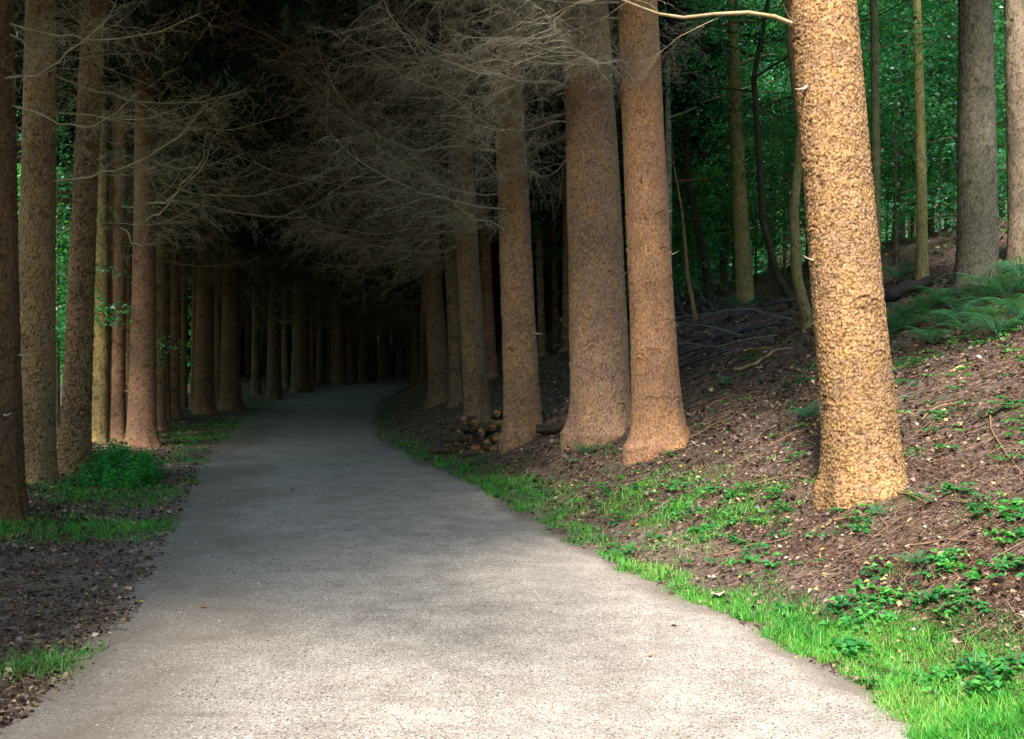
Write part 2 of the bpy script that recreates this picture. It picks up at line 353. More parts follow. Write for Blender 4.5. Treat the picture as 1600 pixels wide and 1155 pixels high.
# ------------------------------------------------------------------ dead branches (a few shapes, copied)
def twig_poly(P0, D, L, K, droop, curl, rg):
    N = len(P0); s = np.linspace(0, 1, K)[None, :, None]
    side = unit(np.cross(D, np.tile([0, 0, 1.], (N, 1))) + rg.normal(0, .5, (N, 3)))
    P = P0[:, None] + D[:, None] * L[:, None, None] * s + side[:, None] * (L * curl)[:, None, None] * (s ** 2)
    P[..., 2] -= (L * droop)[:, None] * (s[..., 0] ** 2)
    kink = rg.normal(0, .05, (N, K, 3)) * L[:, None, None]; kink[:, 0] = 0
    return P + np.cumsum(kink, 1) * .6
def sample(P, idx, tt):
    K = P.shape[1]; x = tt * (K - 1); i = np.minimum(x.astype(int), K - 2); f = (x - i)[:, None]
    a = P[idx, i]; b = P[idx, i + 1]; return a + (b - a) * f, unit(b - a)
def dead_branch(name, seed, L=3.0, ntw=38, nsub=6, fork=False, r0=.0145, hair=.0014, n3=2):
    rg = np.random.default_rng(seed); K = 12
    s = np.linspace(0, 1, K)
    main = np.zeros((1, K, 3)); main[0, :, 0] = s * L
    main[0, :, 2] = -.20 * L * np.sin(s * 2.2) * .5 + .22 * L * s ** 2.4 * rg.uniform(.1, 1.2)
    main[0, :, 1] = rg.uniform(-.12, .12) * L * s ** 1.6
    main[0] += np.cumsum(rg.normal(0, .019 * L, (K, 3)) * (s[:, None] > 0), 0) * .7
    parts = [tubes(main, (r0 * (1 - s) ** .8 + .0035)[None], 5)]
    if ntw:
        n = ntw; tt = np.linspace(.10, .985, n) + rg.normal(0, .008, n); tt = np.clip(tt, .05, .99)
        p, d = sample(main, np.zeros(n, int), tt)
        sg = np.where(np.arange(n) % 2 == 0, 1., -1.); ang = rg.uniform(.6, 1.15, n) * sg
        D = np.stack([np.cos(ang), np.sin(ang), rg.normal(-.05, .30, n)], 1); D = unit(D)
        Lt = L * (.10 + .38 * np.sin(np.clip(tt, 0, 1) * 2.6 + .3) ** 1.2) * rg.uniform(.35, 1.1, n)
        T = twig_poly(p, D, Lt, 7, rg.uniform(-.05, .25, n), rg.normal(0, .09, n), rg)
        parts.append(tubes(T, (.0045 * np.linspace(1, .35, 7))[None] * np.ones((n, 1)), 3))
        m = n * nsub; idx = np.repeat(np.arange(n), nsub); t2 = rg.uniform(.08, 1, m)
        p, d = sample(T, idx, t2); q = unit(d + rg.normal(0, .75, (m, 3)))
        Ls = np.clip(Lt[idx] * .5, .08, .42) * rg.uniform(.4, 1.1, m)
        T2 = twig_poly(p, q, Ls, 5, rg.uniform(-.1, .6, m), rg.normal(0, .3, m), rg)
        parts.append(tubes(T2, hair * np.linspace(1.25, .6, 5)[None] * np.ones((m, 1)), 3))
        k = m * n3; idx = np.repeat(np.arange(m), n3); p, d = sample(T2, idx, rg.uniform(.1, .9, k)); q = unit(d + rg.normal(0, .8, (k, 3)))
        T3 = twig_poly(p, q, Ls[idx] * rg.uniform(.25, .6, k), 4, rg.uniform(0, .5, k), rg.normal(0, .3, k), rg)
        parts.append(tubes(T3, hair * .8 * np.linspace(1, .6, 4)[None] * np.ones((k, 1)), 3))
    v, f = join(parts)
    return mesh(name, v, f, M['twig'], None, False)
BR = [dead_branch('branch', 100 + i, 3.0, 34 + 4 * (i % 3), 8) for i in range(7)]
BL = [dead_branch('branch', 120 + i, 3.0, 18 + 2 * i, 6) for i in range(4)]     # barer ones of the left row
BF = [dead_branch('branch', 140 + i, 3.0, 24, 5, hair=.0028) for i in range(4)]     # for trees further off
BS = [dead_branch('branch', 200 + i, 1.2, 9, 3, r0=.013) for i in range(3)]
BB = [dead_branch('branch', 230 + i, 2.6, 5, 2, r0=.020) for i in range(2)]
STUB = [dead_branch('branch_stub', 250 + i, .16, 0, 0, r0=.013) for i in range(2)]

# ------------------------------------------------------------------ live spruce crowns (above the dead branches)
def spruce_crown(seed, h0=7.8, h1=21, rmax=4.4, nb=200, dens=95):
    rg = np.random.default_rng(seed); hs = np.sort(rg.uniform(0, 1, nb)) ** 1.15; P = []; D = []
    for k, u in enumerate(hs):
        z = h0 + (h1 - h0) * u; Lb = (rmax * (1 - u) ** .75 + .25) * rg.uniform(.75, 1.1); a = k * 2.4 + rg.uniform(-.4, .4)
        n = int(dens * (Lb / rmax) + 12); s = rg.uniform(.08, 1, n); wdt = .42 * (1 - s * .55) * np.sign(rg.normal(0, 1, n)) * rg.uniform(0, 1, n)
        x = np.cos(a) * Lb * s - np.sin(a) * wdt; y = np.sin(a) * Lb * s + np.cos(a) * wdt
        zz = z - .22 * Lb * s ** 1.5 - np.abs(rg.normal(0, .12, n))
        P.append(np.stack([x, y, zz], 1)); D.append(np.stack([np.cos(a) + rg.normal(0, .6, n), np.sin(a) + rg.normal(0, .6, n), rg.normal(-.5, .4, n)], 1))
    P = np.concatenate(P); D = np.concatenate(D); N = rg.normal(0, .6, P.shape) + np.array([0, 0, 1.])
    q = 5; P = np.repeat(P, q, 0) + rg.normal(0, .07, (len(P) * q, 3)); D = np.repeat(unit(D), q, 0) + rg.normal(0, .55, P.shape); N = np.repeat(N, q, 0)
    V, F = leaves(P, D, N, rg.uniform(.16, .42, len(P)), rg.uniform(.045, .085, len(P)))
    return mesh('crown', V, F, M['needle'], {'tone': np.repeat(rg.random(len(P)), 4)})
CR = [spruce_crown(i + 1) for i in range(4)]

def spruce(pxb, pxt, z, wpx, label, cat='spruce', name='spruce', mat='spruce', tint=(1, 1, 1), nbr=22, az=180, spread=100, group='spruce trees along the path', crown=True,
           shingle=.35, cell=None, amp=None, res=None, h0=3.8, h1=8.8, lib=None, seed=None, flare=1.0, xy=None, bl=(.6, 1.25), crackw=.22, stubs=0, crown_dz=0., ch=None, midy=450):
    seed = seed if seed is not None else int(abs(pxb) * 7 + z * 13) % 9973
    rs = random.Random(seed)
    x = PX(pxb, z) if xy is None else xy[0]; y = z
    gb = G(x, y); ztop = CAMH + 577 / FPX * z
    lean = (PX(pxt, z) - PX(pxb, z)) / (ztop - gb)
    r = wpx / FPX * z / 2
    hv = max(ztop - gb + .3, 2.5)
    res = res or max(.011, z / 995 * 1.3); 
    hm = max(CAMH - (midy - 577) / FPX * z - gb, .5); r = r / ((1 - hm / 26.) * (1 + .16 * math.exp(-hm / 1.0)))
    cell = cell or (.045, .07)
    root = link(name, None, None, (x, y, gb - .03)); root.empty_display_size = .3
    tag(root, label, cat, group)
    tm = trunk_mesh('trunk', M[mat], r, lean, 20.5, min(hv, 10), res, cell, amp if amp is not None else .012, flare, .02 * min(1, z / 12), seed, z < 32, crackw=crackw, shingle=shingle)
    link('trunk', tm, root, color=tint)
    lib = lib or ((BL if z < 24 else BF) if pxb < 300 else (BR if z < 24 else BF))
    if pxb < 300 and crown and nbr > 6: nbr = int(nbr * .75)
    for k in range(nbr):
        h = h0 + (h1 - h0) * ((k + rs.random()) / nbr) ** 1.0
        a = R(az + rs.uniform(-spread, spread)); s = rs.uniform(*bl) * (1 if rs.random() > .15 else .5)
        link('branch', rs.choice(lib), root, (lean * h, 0, h), (rs.uniform(-.5, .5), R(rs.uniform(-14, 12)), a), (s, s, s), color=(1.05, .98, .82) if (pxb < 260 and z < 24) else ((.50, .43, .37) if z > 30 else ((.72, .62, .53) if z > 17 else None)))  # branches darkened with depth, the tunnel's shade put into their colour
    stubs = stubs or (4 if z < 26 and nbr else 0)
    for k in range(stubs):
        h = rs.uniform(1.0, hv); a = rs.uniform(R(180), R(360)); rad = r * (1 - h / 26)
        link('branch_stub', rs.choice(STUB), root, (lean * h + rad * .9 * math.cos(a), rad * .9 * math.sin(a), h), (0, R(rs.uniform(-40, 20)), a), (rs.uniform(.5, 1.2),) * 3)
    if crown: link('crown', rs.choice(CR), root, (lean * 8, 0, crown_dz - (1.6 if z > 24 else 0)), (0, 0, rs.uniform(0, 6.28)), (1.5, 1.5, 1) if z > 40 else ((1.3, 1.3, 1) if z > 28 else None))
    root['lean'] = lean
    return root

# right row
m1 = spruce(1352, 1281, ZG(1352, 762), 107, 'largest front spruce on the right bank with flaky golden orange bark', mat='ochre', shingle=1.0, flare=.6, tint=(1.08, .98, .84), cell=(.028, .017), amp=.0068, res=.0075, nbr=9, az=170, spread=60, h0=4.5, crackw=.34, seed=11, bl=(.5, .9), stubs=3, crown_dz=1.5, midy=400, group=None)
print('Z', ZG(1352, 762), ZG(1030, 694), ZG(940, 674), ZG(818, 680), ZG(748, 662), ZG(1043, 512), ZG(1165, 482), ZG(1441, 438), ZG(1526, 452))
bt = link('branch', BB[0], m1, (-.33, -.05, 3.52), (0, R(-11), R(186)), (.85, .85, .85), color=(1.25, 1.05, .8))
link('branch', BS[0], m1, (-.30, -.15, 3.68), (0, R(-48), R(200)), (.8, .8, .8), color=(.7, .6, .5))
spruce(1030, 992, ZG(1030, 694), 69, 'smooth orange brown spruce second from front on the right bank', crown_dz=1.8, tint=(1.5, 1.14, .92), flare=1.1, cell=(.020, .034), amp=.0065, res=.010, nbr=22, az=190, spread=95, h0=4.0, seed=23, bl=(.5, .95), stubs=5)
spruce(940, 912, ZG(940, 674), 84, 'broad grey brown spruce third from front on the right bank', crown_dz=1.8, tint=(1.2, 1.02, .95), flare=.75, cell=(.026, .06), amp=.010, res=.012, nbr=28, az=190, spread=95, h0=3.9, seed=31, bl=(.55, 1.1), stubs=5)
spruce(818, 783, ZG(818, 680), 48, 'brown spruce rising right behind the pile of cut logs', crown_dz=1.8, tint=(1.1, .92, .78), cell=(.035, .05), amp=.013, res=.013, nbr=24, az=205, spread=65, h0=3.2, seed=43, bl=(.7, 1.35))
spruce(748, 702, ZG(748, 662), 34, 'brown spruce with its base just behind the left end of the log pile', tint=(.78, .68, .60), nbr=22, az=212, spread=55, h0=3.2, bl=(.8, 1.5))  # this and the next two tints lowered to paint tunnel shade
spruce(716, 690, 24, 19, 'slim dim spruce between two thicker trunks left of the log pile', tint=(.62, .56, .50), nbr=14, az=210, spread=55, h0=3.2, bl=(.8, 1.4))
spruce(690, 650, 26.5, 29, 'dim leaning spruce at the inside of the path bend', tint=(.60, .54, .50), nbr=18, az=212, spread=55, h0=3.2, bl=(.8, 1.5))
spruce(768, 742, 28, 17, 'slim reddish spruce leaning behind the log pile trees', tint=(.95, .75, .7), nbr=16, az=180, spread=80, h0=3.6)
spruce(848, 826, 29, 10, 'very thin pale spruce seen between the log pile tree and the broad trunk', tint=(1, .95, .85), nbr=12, az=180, spread=110, group='slender spruces behind the right row')
spruce(868, 862, 31, 8, 'very thin dark spruce beside a paler stem behind the broad trunk', tint=(.6, .6, .5), nbr=10, az=180, spread=110, group='slender spruces behind the right row')
spruce(886, 884, 28, 14, 'pale slim trunk partly hidden left of the broad grey brown spruce', tint=(1.1, 1, .8), nbr=14, az=180, spread=110, group='slender spruces behind the right row')
# left row
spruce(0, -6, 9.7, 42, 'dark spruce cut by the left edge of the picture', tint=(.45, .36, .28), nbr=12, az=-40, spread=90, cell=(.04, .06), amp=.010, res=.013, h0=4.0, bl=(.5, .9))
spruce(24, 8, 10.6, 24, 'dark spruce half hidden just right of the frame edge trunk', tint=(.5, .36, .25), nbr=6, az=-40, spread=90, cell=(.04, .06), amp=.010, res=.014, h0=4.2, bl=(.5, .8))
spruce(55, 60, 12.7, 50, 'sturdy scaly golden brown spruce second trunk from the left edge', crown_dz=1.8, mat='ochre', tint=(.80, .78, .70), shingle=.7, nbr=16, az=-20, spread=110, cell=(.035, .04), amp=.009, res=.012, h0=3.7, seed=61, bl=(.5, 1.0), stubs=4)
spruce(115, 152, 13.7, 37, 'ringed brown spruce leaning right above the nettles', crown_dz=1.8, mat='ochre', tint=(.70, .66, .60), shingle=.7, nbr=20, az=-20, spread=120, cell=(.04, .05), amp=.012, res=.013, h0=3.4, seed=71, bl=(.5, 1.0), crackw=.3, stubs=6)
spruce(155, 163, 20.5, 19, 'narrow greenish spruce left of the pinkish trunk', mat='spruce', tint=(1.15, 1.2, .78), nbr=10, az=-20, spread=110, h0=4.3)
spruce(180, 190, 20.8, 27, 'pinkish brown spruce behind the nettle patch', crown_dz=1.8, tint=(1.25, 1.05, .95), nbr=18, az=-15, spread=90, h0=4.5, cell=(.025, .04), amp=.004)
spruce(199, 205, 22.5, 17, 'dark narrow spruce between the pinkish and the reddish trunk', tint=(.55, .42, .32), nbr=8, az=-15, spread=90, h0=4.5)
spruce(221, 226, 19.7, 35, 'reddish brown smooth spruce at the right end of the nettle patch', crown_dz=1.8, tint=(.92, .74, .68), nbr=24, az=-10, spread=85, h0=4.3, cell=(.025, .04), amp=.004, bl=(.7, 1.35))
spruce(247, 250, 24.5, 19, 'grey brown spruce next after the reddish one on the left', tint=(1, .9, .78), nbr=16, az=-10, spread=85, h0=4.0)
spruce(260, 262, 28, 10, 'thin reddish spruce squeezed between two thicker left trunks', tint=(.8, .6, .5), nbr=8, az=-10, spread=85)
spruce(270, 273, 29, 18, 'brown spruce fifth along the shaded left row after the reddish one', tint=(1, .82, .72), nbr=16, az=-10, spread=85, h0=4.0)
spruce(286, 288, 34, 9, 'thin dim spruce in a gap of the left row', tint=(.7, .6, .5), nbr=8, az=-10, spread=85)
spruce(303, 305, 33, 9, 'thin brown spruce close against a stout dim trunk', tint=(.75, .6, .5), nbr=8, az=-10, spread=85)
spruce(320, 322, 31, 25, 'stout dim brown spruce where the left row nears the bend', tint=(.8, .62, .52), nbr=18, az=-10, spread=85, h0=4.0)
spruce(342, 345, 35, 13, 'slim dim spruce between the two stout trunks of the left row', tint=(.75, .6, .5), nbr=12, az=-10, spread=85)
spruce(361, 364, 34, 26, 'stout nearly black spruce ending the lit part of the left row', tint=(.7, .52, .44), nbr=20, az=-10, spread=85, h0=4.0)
# dark rows further in, told apart by nothing; tints lowered to paint in shade
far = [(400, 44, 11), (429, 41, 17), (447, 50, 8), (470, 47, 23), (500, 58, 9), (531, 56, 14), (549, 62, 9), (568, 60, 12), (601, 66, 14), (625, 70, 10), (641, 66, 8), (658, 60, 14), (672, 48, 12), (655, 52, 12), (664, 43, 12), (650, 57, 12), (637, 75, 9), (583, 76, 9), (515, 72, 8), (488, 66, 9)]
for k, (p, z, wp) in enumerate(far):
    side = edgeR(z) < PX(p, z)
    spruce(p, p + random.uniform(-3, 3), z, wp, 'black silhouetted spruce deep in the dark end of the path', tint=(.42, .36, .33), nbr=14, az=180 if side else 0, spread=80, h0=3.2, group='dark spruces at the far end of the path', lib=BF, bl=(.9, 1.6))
# plantation behind both rows, bark tinted darker to deepen the tunnel's shade
fill = []
rs = random.Random(5)
for gy in np.arange(14, 112, 4.3):
    for gx in np.arange(-34, 36, 3.7):
        x = gx + rs.uniform(-1.1, 1.1); y = gy + rs.uniform(-1.3, 1.3)
        d_r = x - edgeR(y); d_l = edgeL(y) - x
        if max(d_r, d_l) < (2.6 if y < 46 else 1.3): continue
        p = x / y * FPX + 800
        if y < 26 and p > 860: continue
        if p > 1000 and y < 60: continue
        if x > 8 and y < 60: continue
        if y < 32 and -9.5 < x < -3: continue
        if x < -11 and y < 50: continue
        if x < -20 and y < 60: continue
        if p < -60 or p > 1100: continue
        fill.append((x, y, p))
for x, y, p in fill:
    wp = rs.uniform(.26, .42) / y * FPX; left = x < edgeL(y)
    spruce(p, p + rs.uniform(-6, 6), y, wp, ('brown spruce trunk standing in the plantation behind the left row' if left else 'brown spruce trunk standing in the plantation behind the right row'),
           tint=(.5, .42, .36), nbr=7 if y > 30 else 9, az=180 if not left else 0, spread=120, group='plantation spruces behind the %s row' % ('left' if left else 'right'), lib=BF, h0=4.2, seed=int(x * 91 + y * 57) % 7919, bl=(.7, 1.3), amp=.004)
# unseen trees added beside the camera to shade the near left corner and path
spruce(0, 0, 2.2, 20, 'unseen spruce added left of the camera to shade the path', nbr=0, xy=(-7.5, -4.6), res=.1, group='unseen spruces added beside the camera', midy=577)
bpy.context.view_layer.update()
for o in list(C.objects):
    if o.get('label') == 'unseen spruce added left of the camera to shade the path':
        for c in o.children:
            if c.name.startswith('trunk'): c.data = trunk_mesh('trunk', M['spruce'], .24, 0, 20.5, 4, .06, seed=3)
        for (x, y) in [(-9.1, -0.4), (-7.4, -9.5), (-5.0, 2.2)]:
            c = o.copy(); C.objects.link(c); c.location = (x, y, G(x, y) - .03)
            for ch in o.children: d = ch.copy(); C.objects.link(d); d.parent = c

# ------------------------------------------------------------------ broadleaf trees
def leaf_spray(rg, P, Dr, rad, n, size):
    """flat layered sprays around points P"""
    m = len(P) * n; idx = np.repeat(np.arange(len(P)), n)
    a = rg.uniform(0, 6.283, m); q = np.sqrt(rg.uniform(0, 1, m)) * rad
    off = np.stack([np.cos(a) * q, np.sin(a) * q, rg.normal(0, .07, m) - q * .18], 1)
    D = np.stack([np.cos(a) + rg.normal(0, .5, m), np.sin(a) + rg.normal(0, .5, m), rg.normal(-.25, .3, m)], 1)
    N = rg.normal(0, .75, (m, 3)) + np.array([0, -.15, .9])
    L = size * rg.uniform(.7, 1.25, m)
    V, F = leaves(P[idx] + off, D, N, L, L * .62)
    sprt = rg.random(len(P))[idx]
    return V, F, np.repeat(np.clip(sprt * .65 + rg.random(m) * .28, 0, 1), 4)
def broadleaf(pxb, pxt, z, wpx, label, name='beech', mat='mossy', tint=(1, 1, 1), H=15, c0=3.5, nl=16, spr=16, nleaf=26, size=.085, curve=None, seed=1, Lm=3.4, flare=.6, group=None, xy=None, leaf=(1, 1, 1), cat='tree', knots=False, amp=.006, cell=(.03, .09), taper=None, crown=True, dir_bias=None):
    rg = np.random.default_rng(seed); x = PX(pxb, z) if xy is None else xy; gb = G(x, z)
    ztop = CAMH + 577 / FPX * z; lean = (PX(pxt, z) - PX(pxb, z)) / (ztop - gb); r = wpx / FPX * z / 2
    root = link(name, None, None, (x, z, gb - .03)); root.empty_display_size = .3; tag(root, label, cat, group)
    cv = None
    if curve: cv = ([max(CAMH - (q - 577) / FPX * z - gb, 0) for _, q in curve], [PX(p, z) - x for p, _ in curve]); o = np.argsort(cv[0]); cv = (np.array(cv[0])[o], np.array(cv[1])[o])
    tp = taper or H * 1.05
    link('trunk', trunk_mesh('trunk', M[mat], r, lean, H, min(ztop - gb + .3, H - 1), max(.014, z / 995 * 1.4), cell, amp, flare, .03, seed, knots, taper=tp, curve=cv), root, color=tint)
    Ps = []
    for k in range(nl):
        h = c0 + (H - .5 - c0) * (k + rg.random()) / nl; a = k * 2.4 + rg.uniform(-.5, .5)
        if dir_bias is not None and rg.random() < .5: a = dir_bias + rg.normal(0, .6)
        L = Lm * (1.05 - .55 * (h - c0) / max(H - c0, 1)) * rg.uniform(.6, 1.15); K = 9; s = np.linspace(0, 1, K)
        cx0 = np.interp(h, cv[0], cv[1]) if cv else lean * h
        P = np.stack([cx0 + np.cos(a) * L * s, np.sin(a) * L * s, h + L * (.38 * s - .18 * s ** 2)], 1) + np.cumsum(rg.normal(0, .035 * L, (K, 3)) * (s[:, None] > 0), 0) * .6
        rb = max(r * .30 * (1 - h / H * .5), .012)
        tv, tf = tubes(P[None], (rb * (1 - s) ** .9 + .005)[None], 5)
        n2 = 7; t2 = rg.uniform(.25, .98, n2); p0, d0 = sample(P[None], np.zeros(n2, int), t2); D = unit(d0 + rg.normal(0, .7, (n2, 3)) * np.array([1, 1, .5]))
        T2 = twig_poly(p0, D, L * rg.uniform(.2, .45, n2), 5, rg.uniform(-.1, .2, n2), rg.normal(0, .2, n2), rg)
        tv, tf = join([(tv, tf), tubes(T2, .010 * np.linspace(1, .4, 5)[None] * np.ones((n2, 1)), 3)])
        link('limb', mesh('limb', tv, tf, M[mat], None, True), root, color=tint)
        q, _ = sample(P[None], np.zeros(spr // 2, int), rg.uniform(.35, 1.0, spr // 2)); q2, _ = sample(T2, rg.integers(0, n2, spr - spr // 2), rg.uniform(.3, 1, spr - spr // 2))
        Ps.append(np.concatenate([q + rg.normal(0, .22, q.shape), q2 + rg.normal(0, .12, q2.shape)]))
    if crown and nleaf:
        V, F, tn = leaf_spray(rg, np.concatenate(Ps), None, .55, nleaf, size)
        link('crown', mesh('crown', V, F, M['beech'], {'tone': tn}), root, color=leaf)
    return root
# named trees on the right bank
broadleaf(1043, 1040, ZG(1043, 512), 13, 'white barked birch with black patches right of the orange spruce', 'birch', 'birch', H=13, c0=4.5, nl=14, seed=301, flare=.2, cell=(.10, .05), amp=.003)
broadleaf(1085, 1049, ZG(1085, 500), 7, 'thin pale dead stem leaning left right beside the birch', 'dead_stem', 'spruce', tint=(1.3, 1.1, .9), H=4.2, c0=2.6, nl=2, nleaf=0, crown=False, seed=302, flare=.2, curve=[(1087, 497), (1075, 430), (1066, 330), (1052, 250), (1050, 150)], Lm=.7, cat='dead tree')
broadleaf(1110, 1065, ZG(1110, 490), 13, 'dark trunk leaning left between birch and olive trunk', 'beech', 'grey', tint=(.3, .28, .25), H=13, c0=3.5, nl=18, seed=303, curve=[(1112, 482), (1104, 420), (1085, 330), (1074, 280), (1068, 0)])
broadleaf(1165, 1148, ZG(1165, 482), 26, 'straight olive grey trunk with ferny tuft at its foot', 'oak', 'mossy', tint=(1.35, 1.2, 1.1), H=15, c0=4.8, nl=20, seed=304, flare=.4, nleaf=14)
broadleaf(1238, 1180, ZG(1240, 480), 12, 'slender dark curved tree forking above, left of the golden spruce', 'beech', 'grey', tint=(.3, .3, .25), H=11, c0=3.4, nl=16, seed=305, curve=[(1242, 478), (1215, 430), (1192, 340), (1186, 240), (1178, 120), (1200, 0)], spr=13)
broadleaf(1252, 1238, ZG(1262, 515), 17, 'twisted mossy double stem pressed close behind the golden spruce', 'hornbeam', 'mossy', tint=(1.2, 1.1, 1), H=9, c0=4.0, nl=10, seed=306, curve=[(1262, 500), (1245, 430), (1240, 330), (1250, 200), (1235, 80), (1230, 0)])
broadleaf(1370, 1360, ZG(1370, 490), 15, 'straight slim grey green trunk just right of the golden spruce', 'beech', 'mossy', tint=(.75, .85, .8), H=14, c0=4.4, nl=18, seed=307, flare=.15, amp=.003)
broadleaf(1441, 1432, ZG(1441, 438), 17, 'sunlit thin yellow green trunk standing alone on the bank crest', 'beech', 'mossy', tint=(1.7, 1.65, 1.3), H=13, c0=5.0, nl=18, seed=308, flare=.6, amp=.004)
broadleaf(1526, 1526, ZG(1526, 452), 53, 'massive straight grey oak with flaring base on the right slope', 'oak', 'grey', tint=(.85, .85, .80), H=19, c0=8, nl=16, nleaf=9, seed=309, flare=1.0, cell=(.03, .10), amp=.008, taper=34, knots=True)
broadleaf(1596, 1592, ZG(1596, 412), 34, 'brownish grey trunk cut by the right edge of the picture', 'oak', 'grey', tint=(1.35, 1.15, 1.05), H=19, c0=8, nl=16, nleaf=9, seed=310, taper=34)
broadleaf(1572, 1550, 24, 8, 'thin curved sapling between the massive oak and the edge trunk', 'beech', 'grey', tint=(.8, .9, .7), H=11, c0=3.5, nl=14, seed=311, curve=[(1568, 430), (1566, 330), (1552, 240), (1556, 100), (1562, 0)])
# the broadleaf wood behind them
rs = random.Random(77)
spots = [(920, 34), (985, 29), (1015, 36), (1075, 30), (1095, 40), (1130, 27), (1150, 34), (1205, 27), (1225, 38), (1262, 28), (1300, 35), (1318, 22), (1350, 30), (1398, 21), (1410, 28), (1425, 38), (1455, 31), (1480, 25), (1515, 30), (1545, 37), (1580, 29), (1620, 26), (1650, 20), (1640, 35), (1500, 20.5), (1335, 42)]
for k, (p, z) in enumerate(spots):
    broadleaf(p, p + rs.uniform(-14, 14), z, rs.uniform(6, 13), 'leafy green beech in the wood behind the right bank', 'beech', rs.choice(['mossy', 'grey']), tint=(.6, .62, .5), H=np.interp(z, [19, 26, 34, 42], [6.5, 8.5, 13, 16]) * rs.uniform(.9, 1.15), c0=rs.uniform(.8, 1.8), nl=22, spr=20, nleaf=36,
              size=.082, seed=400 + k, group='beeches of the wood behind the bank', Lm=3.6, leaf=tuple(c * (1 + max(0, z - 26) * .035) for c in (rs.uniform(.85, 1.5), rs.uniform(.85, 1.25), rs.uniform(.8, 1.5))))  # leaves lightened with distance, a hazy fade put into their colour
# understorey saplings
for k, (p, z) in enumerate([(1060, 27), (1100, 27.5), (1135, 25.5), (1200, 25), (1225, 24), (1300, 20), (1400, 18.5), (1425, 25), (1385, 24), (1468, 20), (1478, 28), (1590, 25), (1290, 26), (1020, 24), (985, 30), (1180, 29)]):
    broadleaf(p, p + rs.uniform(-12, 12), z, 3.5, 'low leafy sapling under the beeches of the right bank', 'sapling', 'grey', tint=(.6, .6, .5), H=rs.uniform(3.5, 5.5), c0=.5, nl=14, spr=12, nleaf=18, size=.085, seed=500 + k, group='saplings under the beeches', Lm=1.7, flare=.2)
# left side: green wood seen between the trunks
broadleaf(88, 84, 22, 13, 'pale slender trunk in the gap right of the scaly golden spruce', 'beech', 'grey', tint=(1.5, 1.5, 1.3), H=13, c0=4, nl=16, seed=601, flare=.2)
for k, (p, z) in enumerate([(-40, 19), (20, 24), (70, 28), (58, 22), (105, 34), (40, 36), (-10, 30), (-60, 26)]):
    broadleaf(p, p + rs.uniform(-10, 10), z, rs.uniform(5, 9), 'leafy green beech glimpsed behind the left row of spruces', 'beech', 'grey', tint=(.7, .7, .55), H=np.interp(z, [19, 30, 50], [6, 9, 14]) * rs.uniform(.9, 1.1), c0=rs.uniform(.8, 2), nl=22, spr=14, nleaf=22, size=.10, seed=620 + k, group='beeches behind the left row', Lm=2.1, leaf=(1.9, 1.5, 1.4))

# far-off wood, one mass
def wood_mass(n, region, seed, size):
    rg = np.random.default_rng(seed); P = region(rg, n); keep = vn(P[:, 0] * .45, P[:, 2] * .6 + P[:, 1] * .3, 3) + .5 * vn(P[:, 0] * 1.3, P[:, 2] * 1.5, 8) > -.12
    P = P[keep]; m = len(P); a = rg.uniform(0, 6.283, m)
    D = np.stack([np.cos(a), np.sin(a), rg.normal(-.3, .3, m)], 1); N = rg.normal(0, .75, (m, 3)) + np.array([0, -.15, .9])
    L = size * rg.uniform(.6, 1.3, m); V, F = leaves(P, D, N, L, L * .65)
    cl = np.clip(.5 + vn(P[:, 0] * .8, P[:, 2] * .9, 5) * .9, 0, 1)
    return V, F, np.repeat(np.clip(cl * .6 + rg.random(m) * .4, 0, 1), 4)
def polar(a0, a1, r0, r1, hmax):
    def f(rg, n):
        a = rg.uniform(a0, a1, n); r = rg.uniform(r0, r1, n); x = np.sin(np.radians(a)) * r; y = np.cos(np.radians(a)) * r
        z = gz(x, y, False) + rg.random(n) ** .8 * hmax; return np.stack([x, y, z], 1)
    return f
A = [wood_mass(150000, polar(4, 36, 44, 68, 21), 1, .24), wood_mass(60000, polar(-60, -17, 38, 60, 20), 2, .24), wood_mass(60000, polar(-20, 8, 88, 112, 24), 3, .34), wood_mass(40000, polar(-24, 12, 108, 135, 12), 9, .6), wood_mass(30000, polar(30, 75, 28, 45, 16), 4, .24), wood_mass(34000, polar(75, 300, 28, 37, 21), 5, .55)]  # last ring stands unseen behind the camera, added to block low skylight
vv = []; ff = []; tt = []; n = 0
for v, f, tn in A: vv.append(v); ff.append(f + n); tt.append(tn); n += len(v)
wd = link('distant_wood', mesh('distant_wood', np.concatenate(vv), np.concatenate(ff), M['beech'], {'tone': np.concatenate(tt)}), color=(2.1, 1.85, 1.9))  # leaf colour raised to look brighter and hazier far off
tag(wd, 'far green wood all round, filling the gaps between the trunks', 'woodland', kind='stuff')

# ------------------------------------------------------------------ ground cover
def scatter(n, x0, x1, y0, y1, dens, seed, pers=True):
    rg = np.random.default_rng(seed)
    if pers: y = 1 / (1 / y1 + (1 / y0 - 1 / y1) * rg.random(n))
    else: y = rg.uniform(y0, y1, n)
    x = rg.uniform(x0, x1, n) * (y if pers == 2 else 1); k = rg.random(n) < dens(x, y); return x[k], y[k], rg
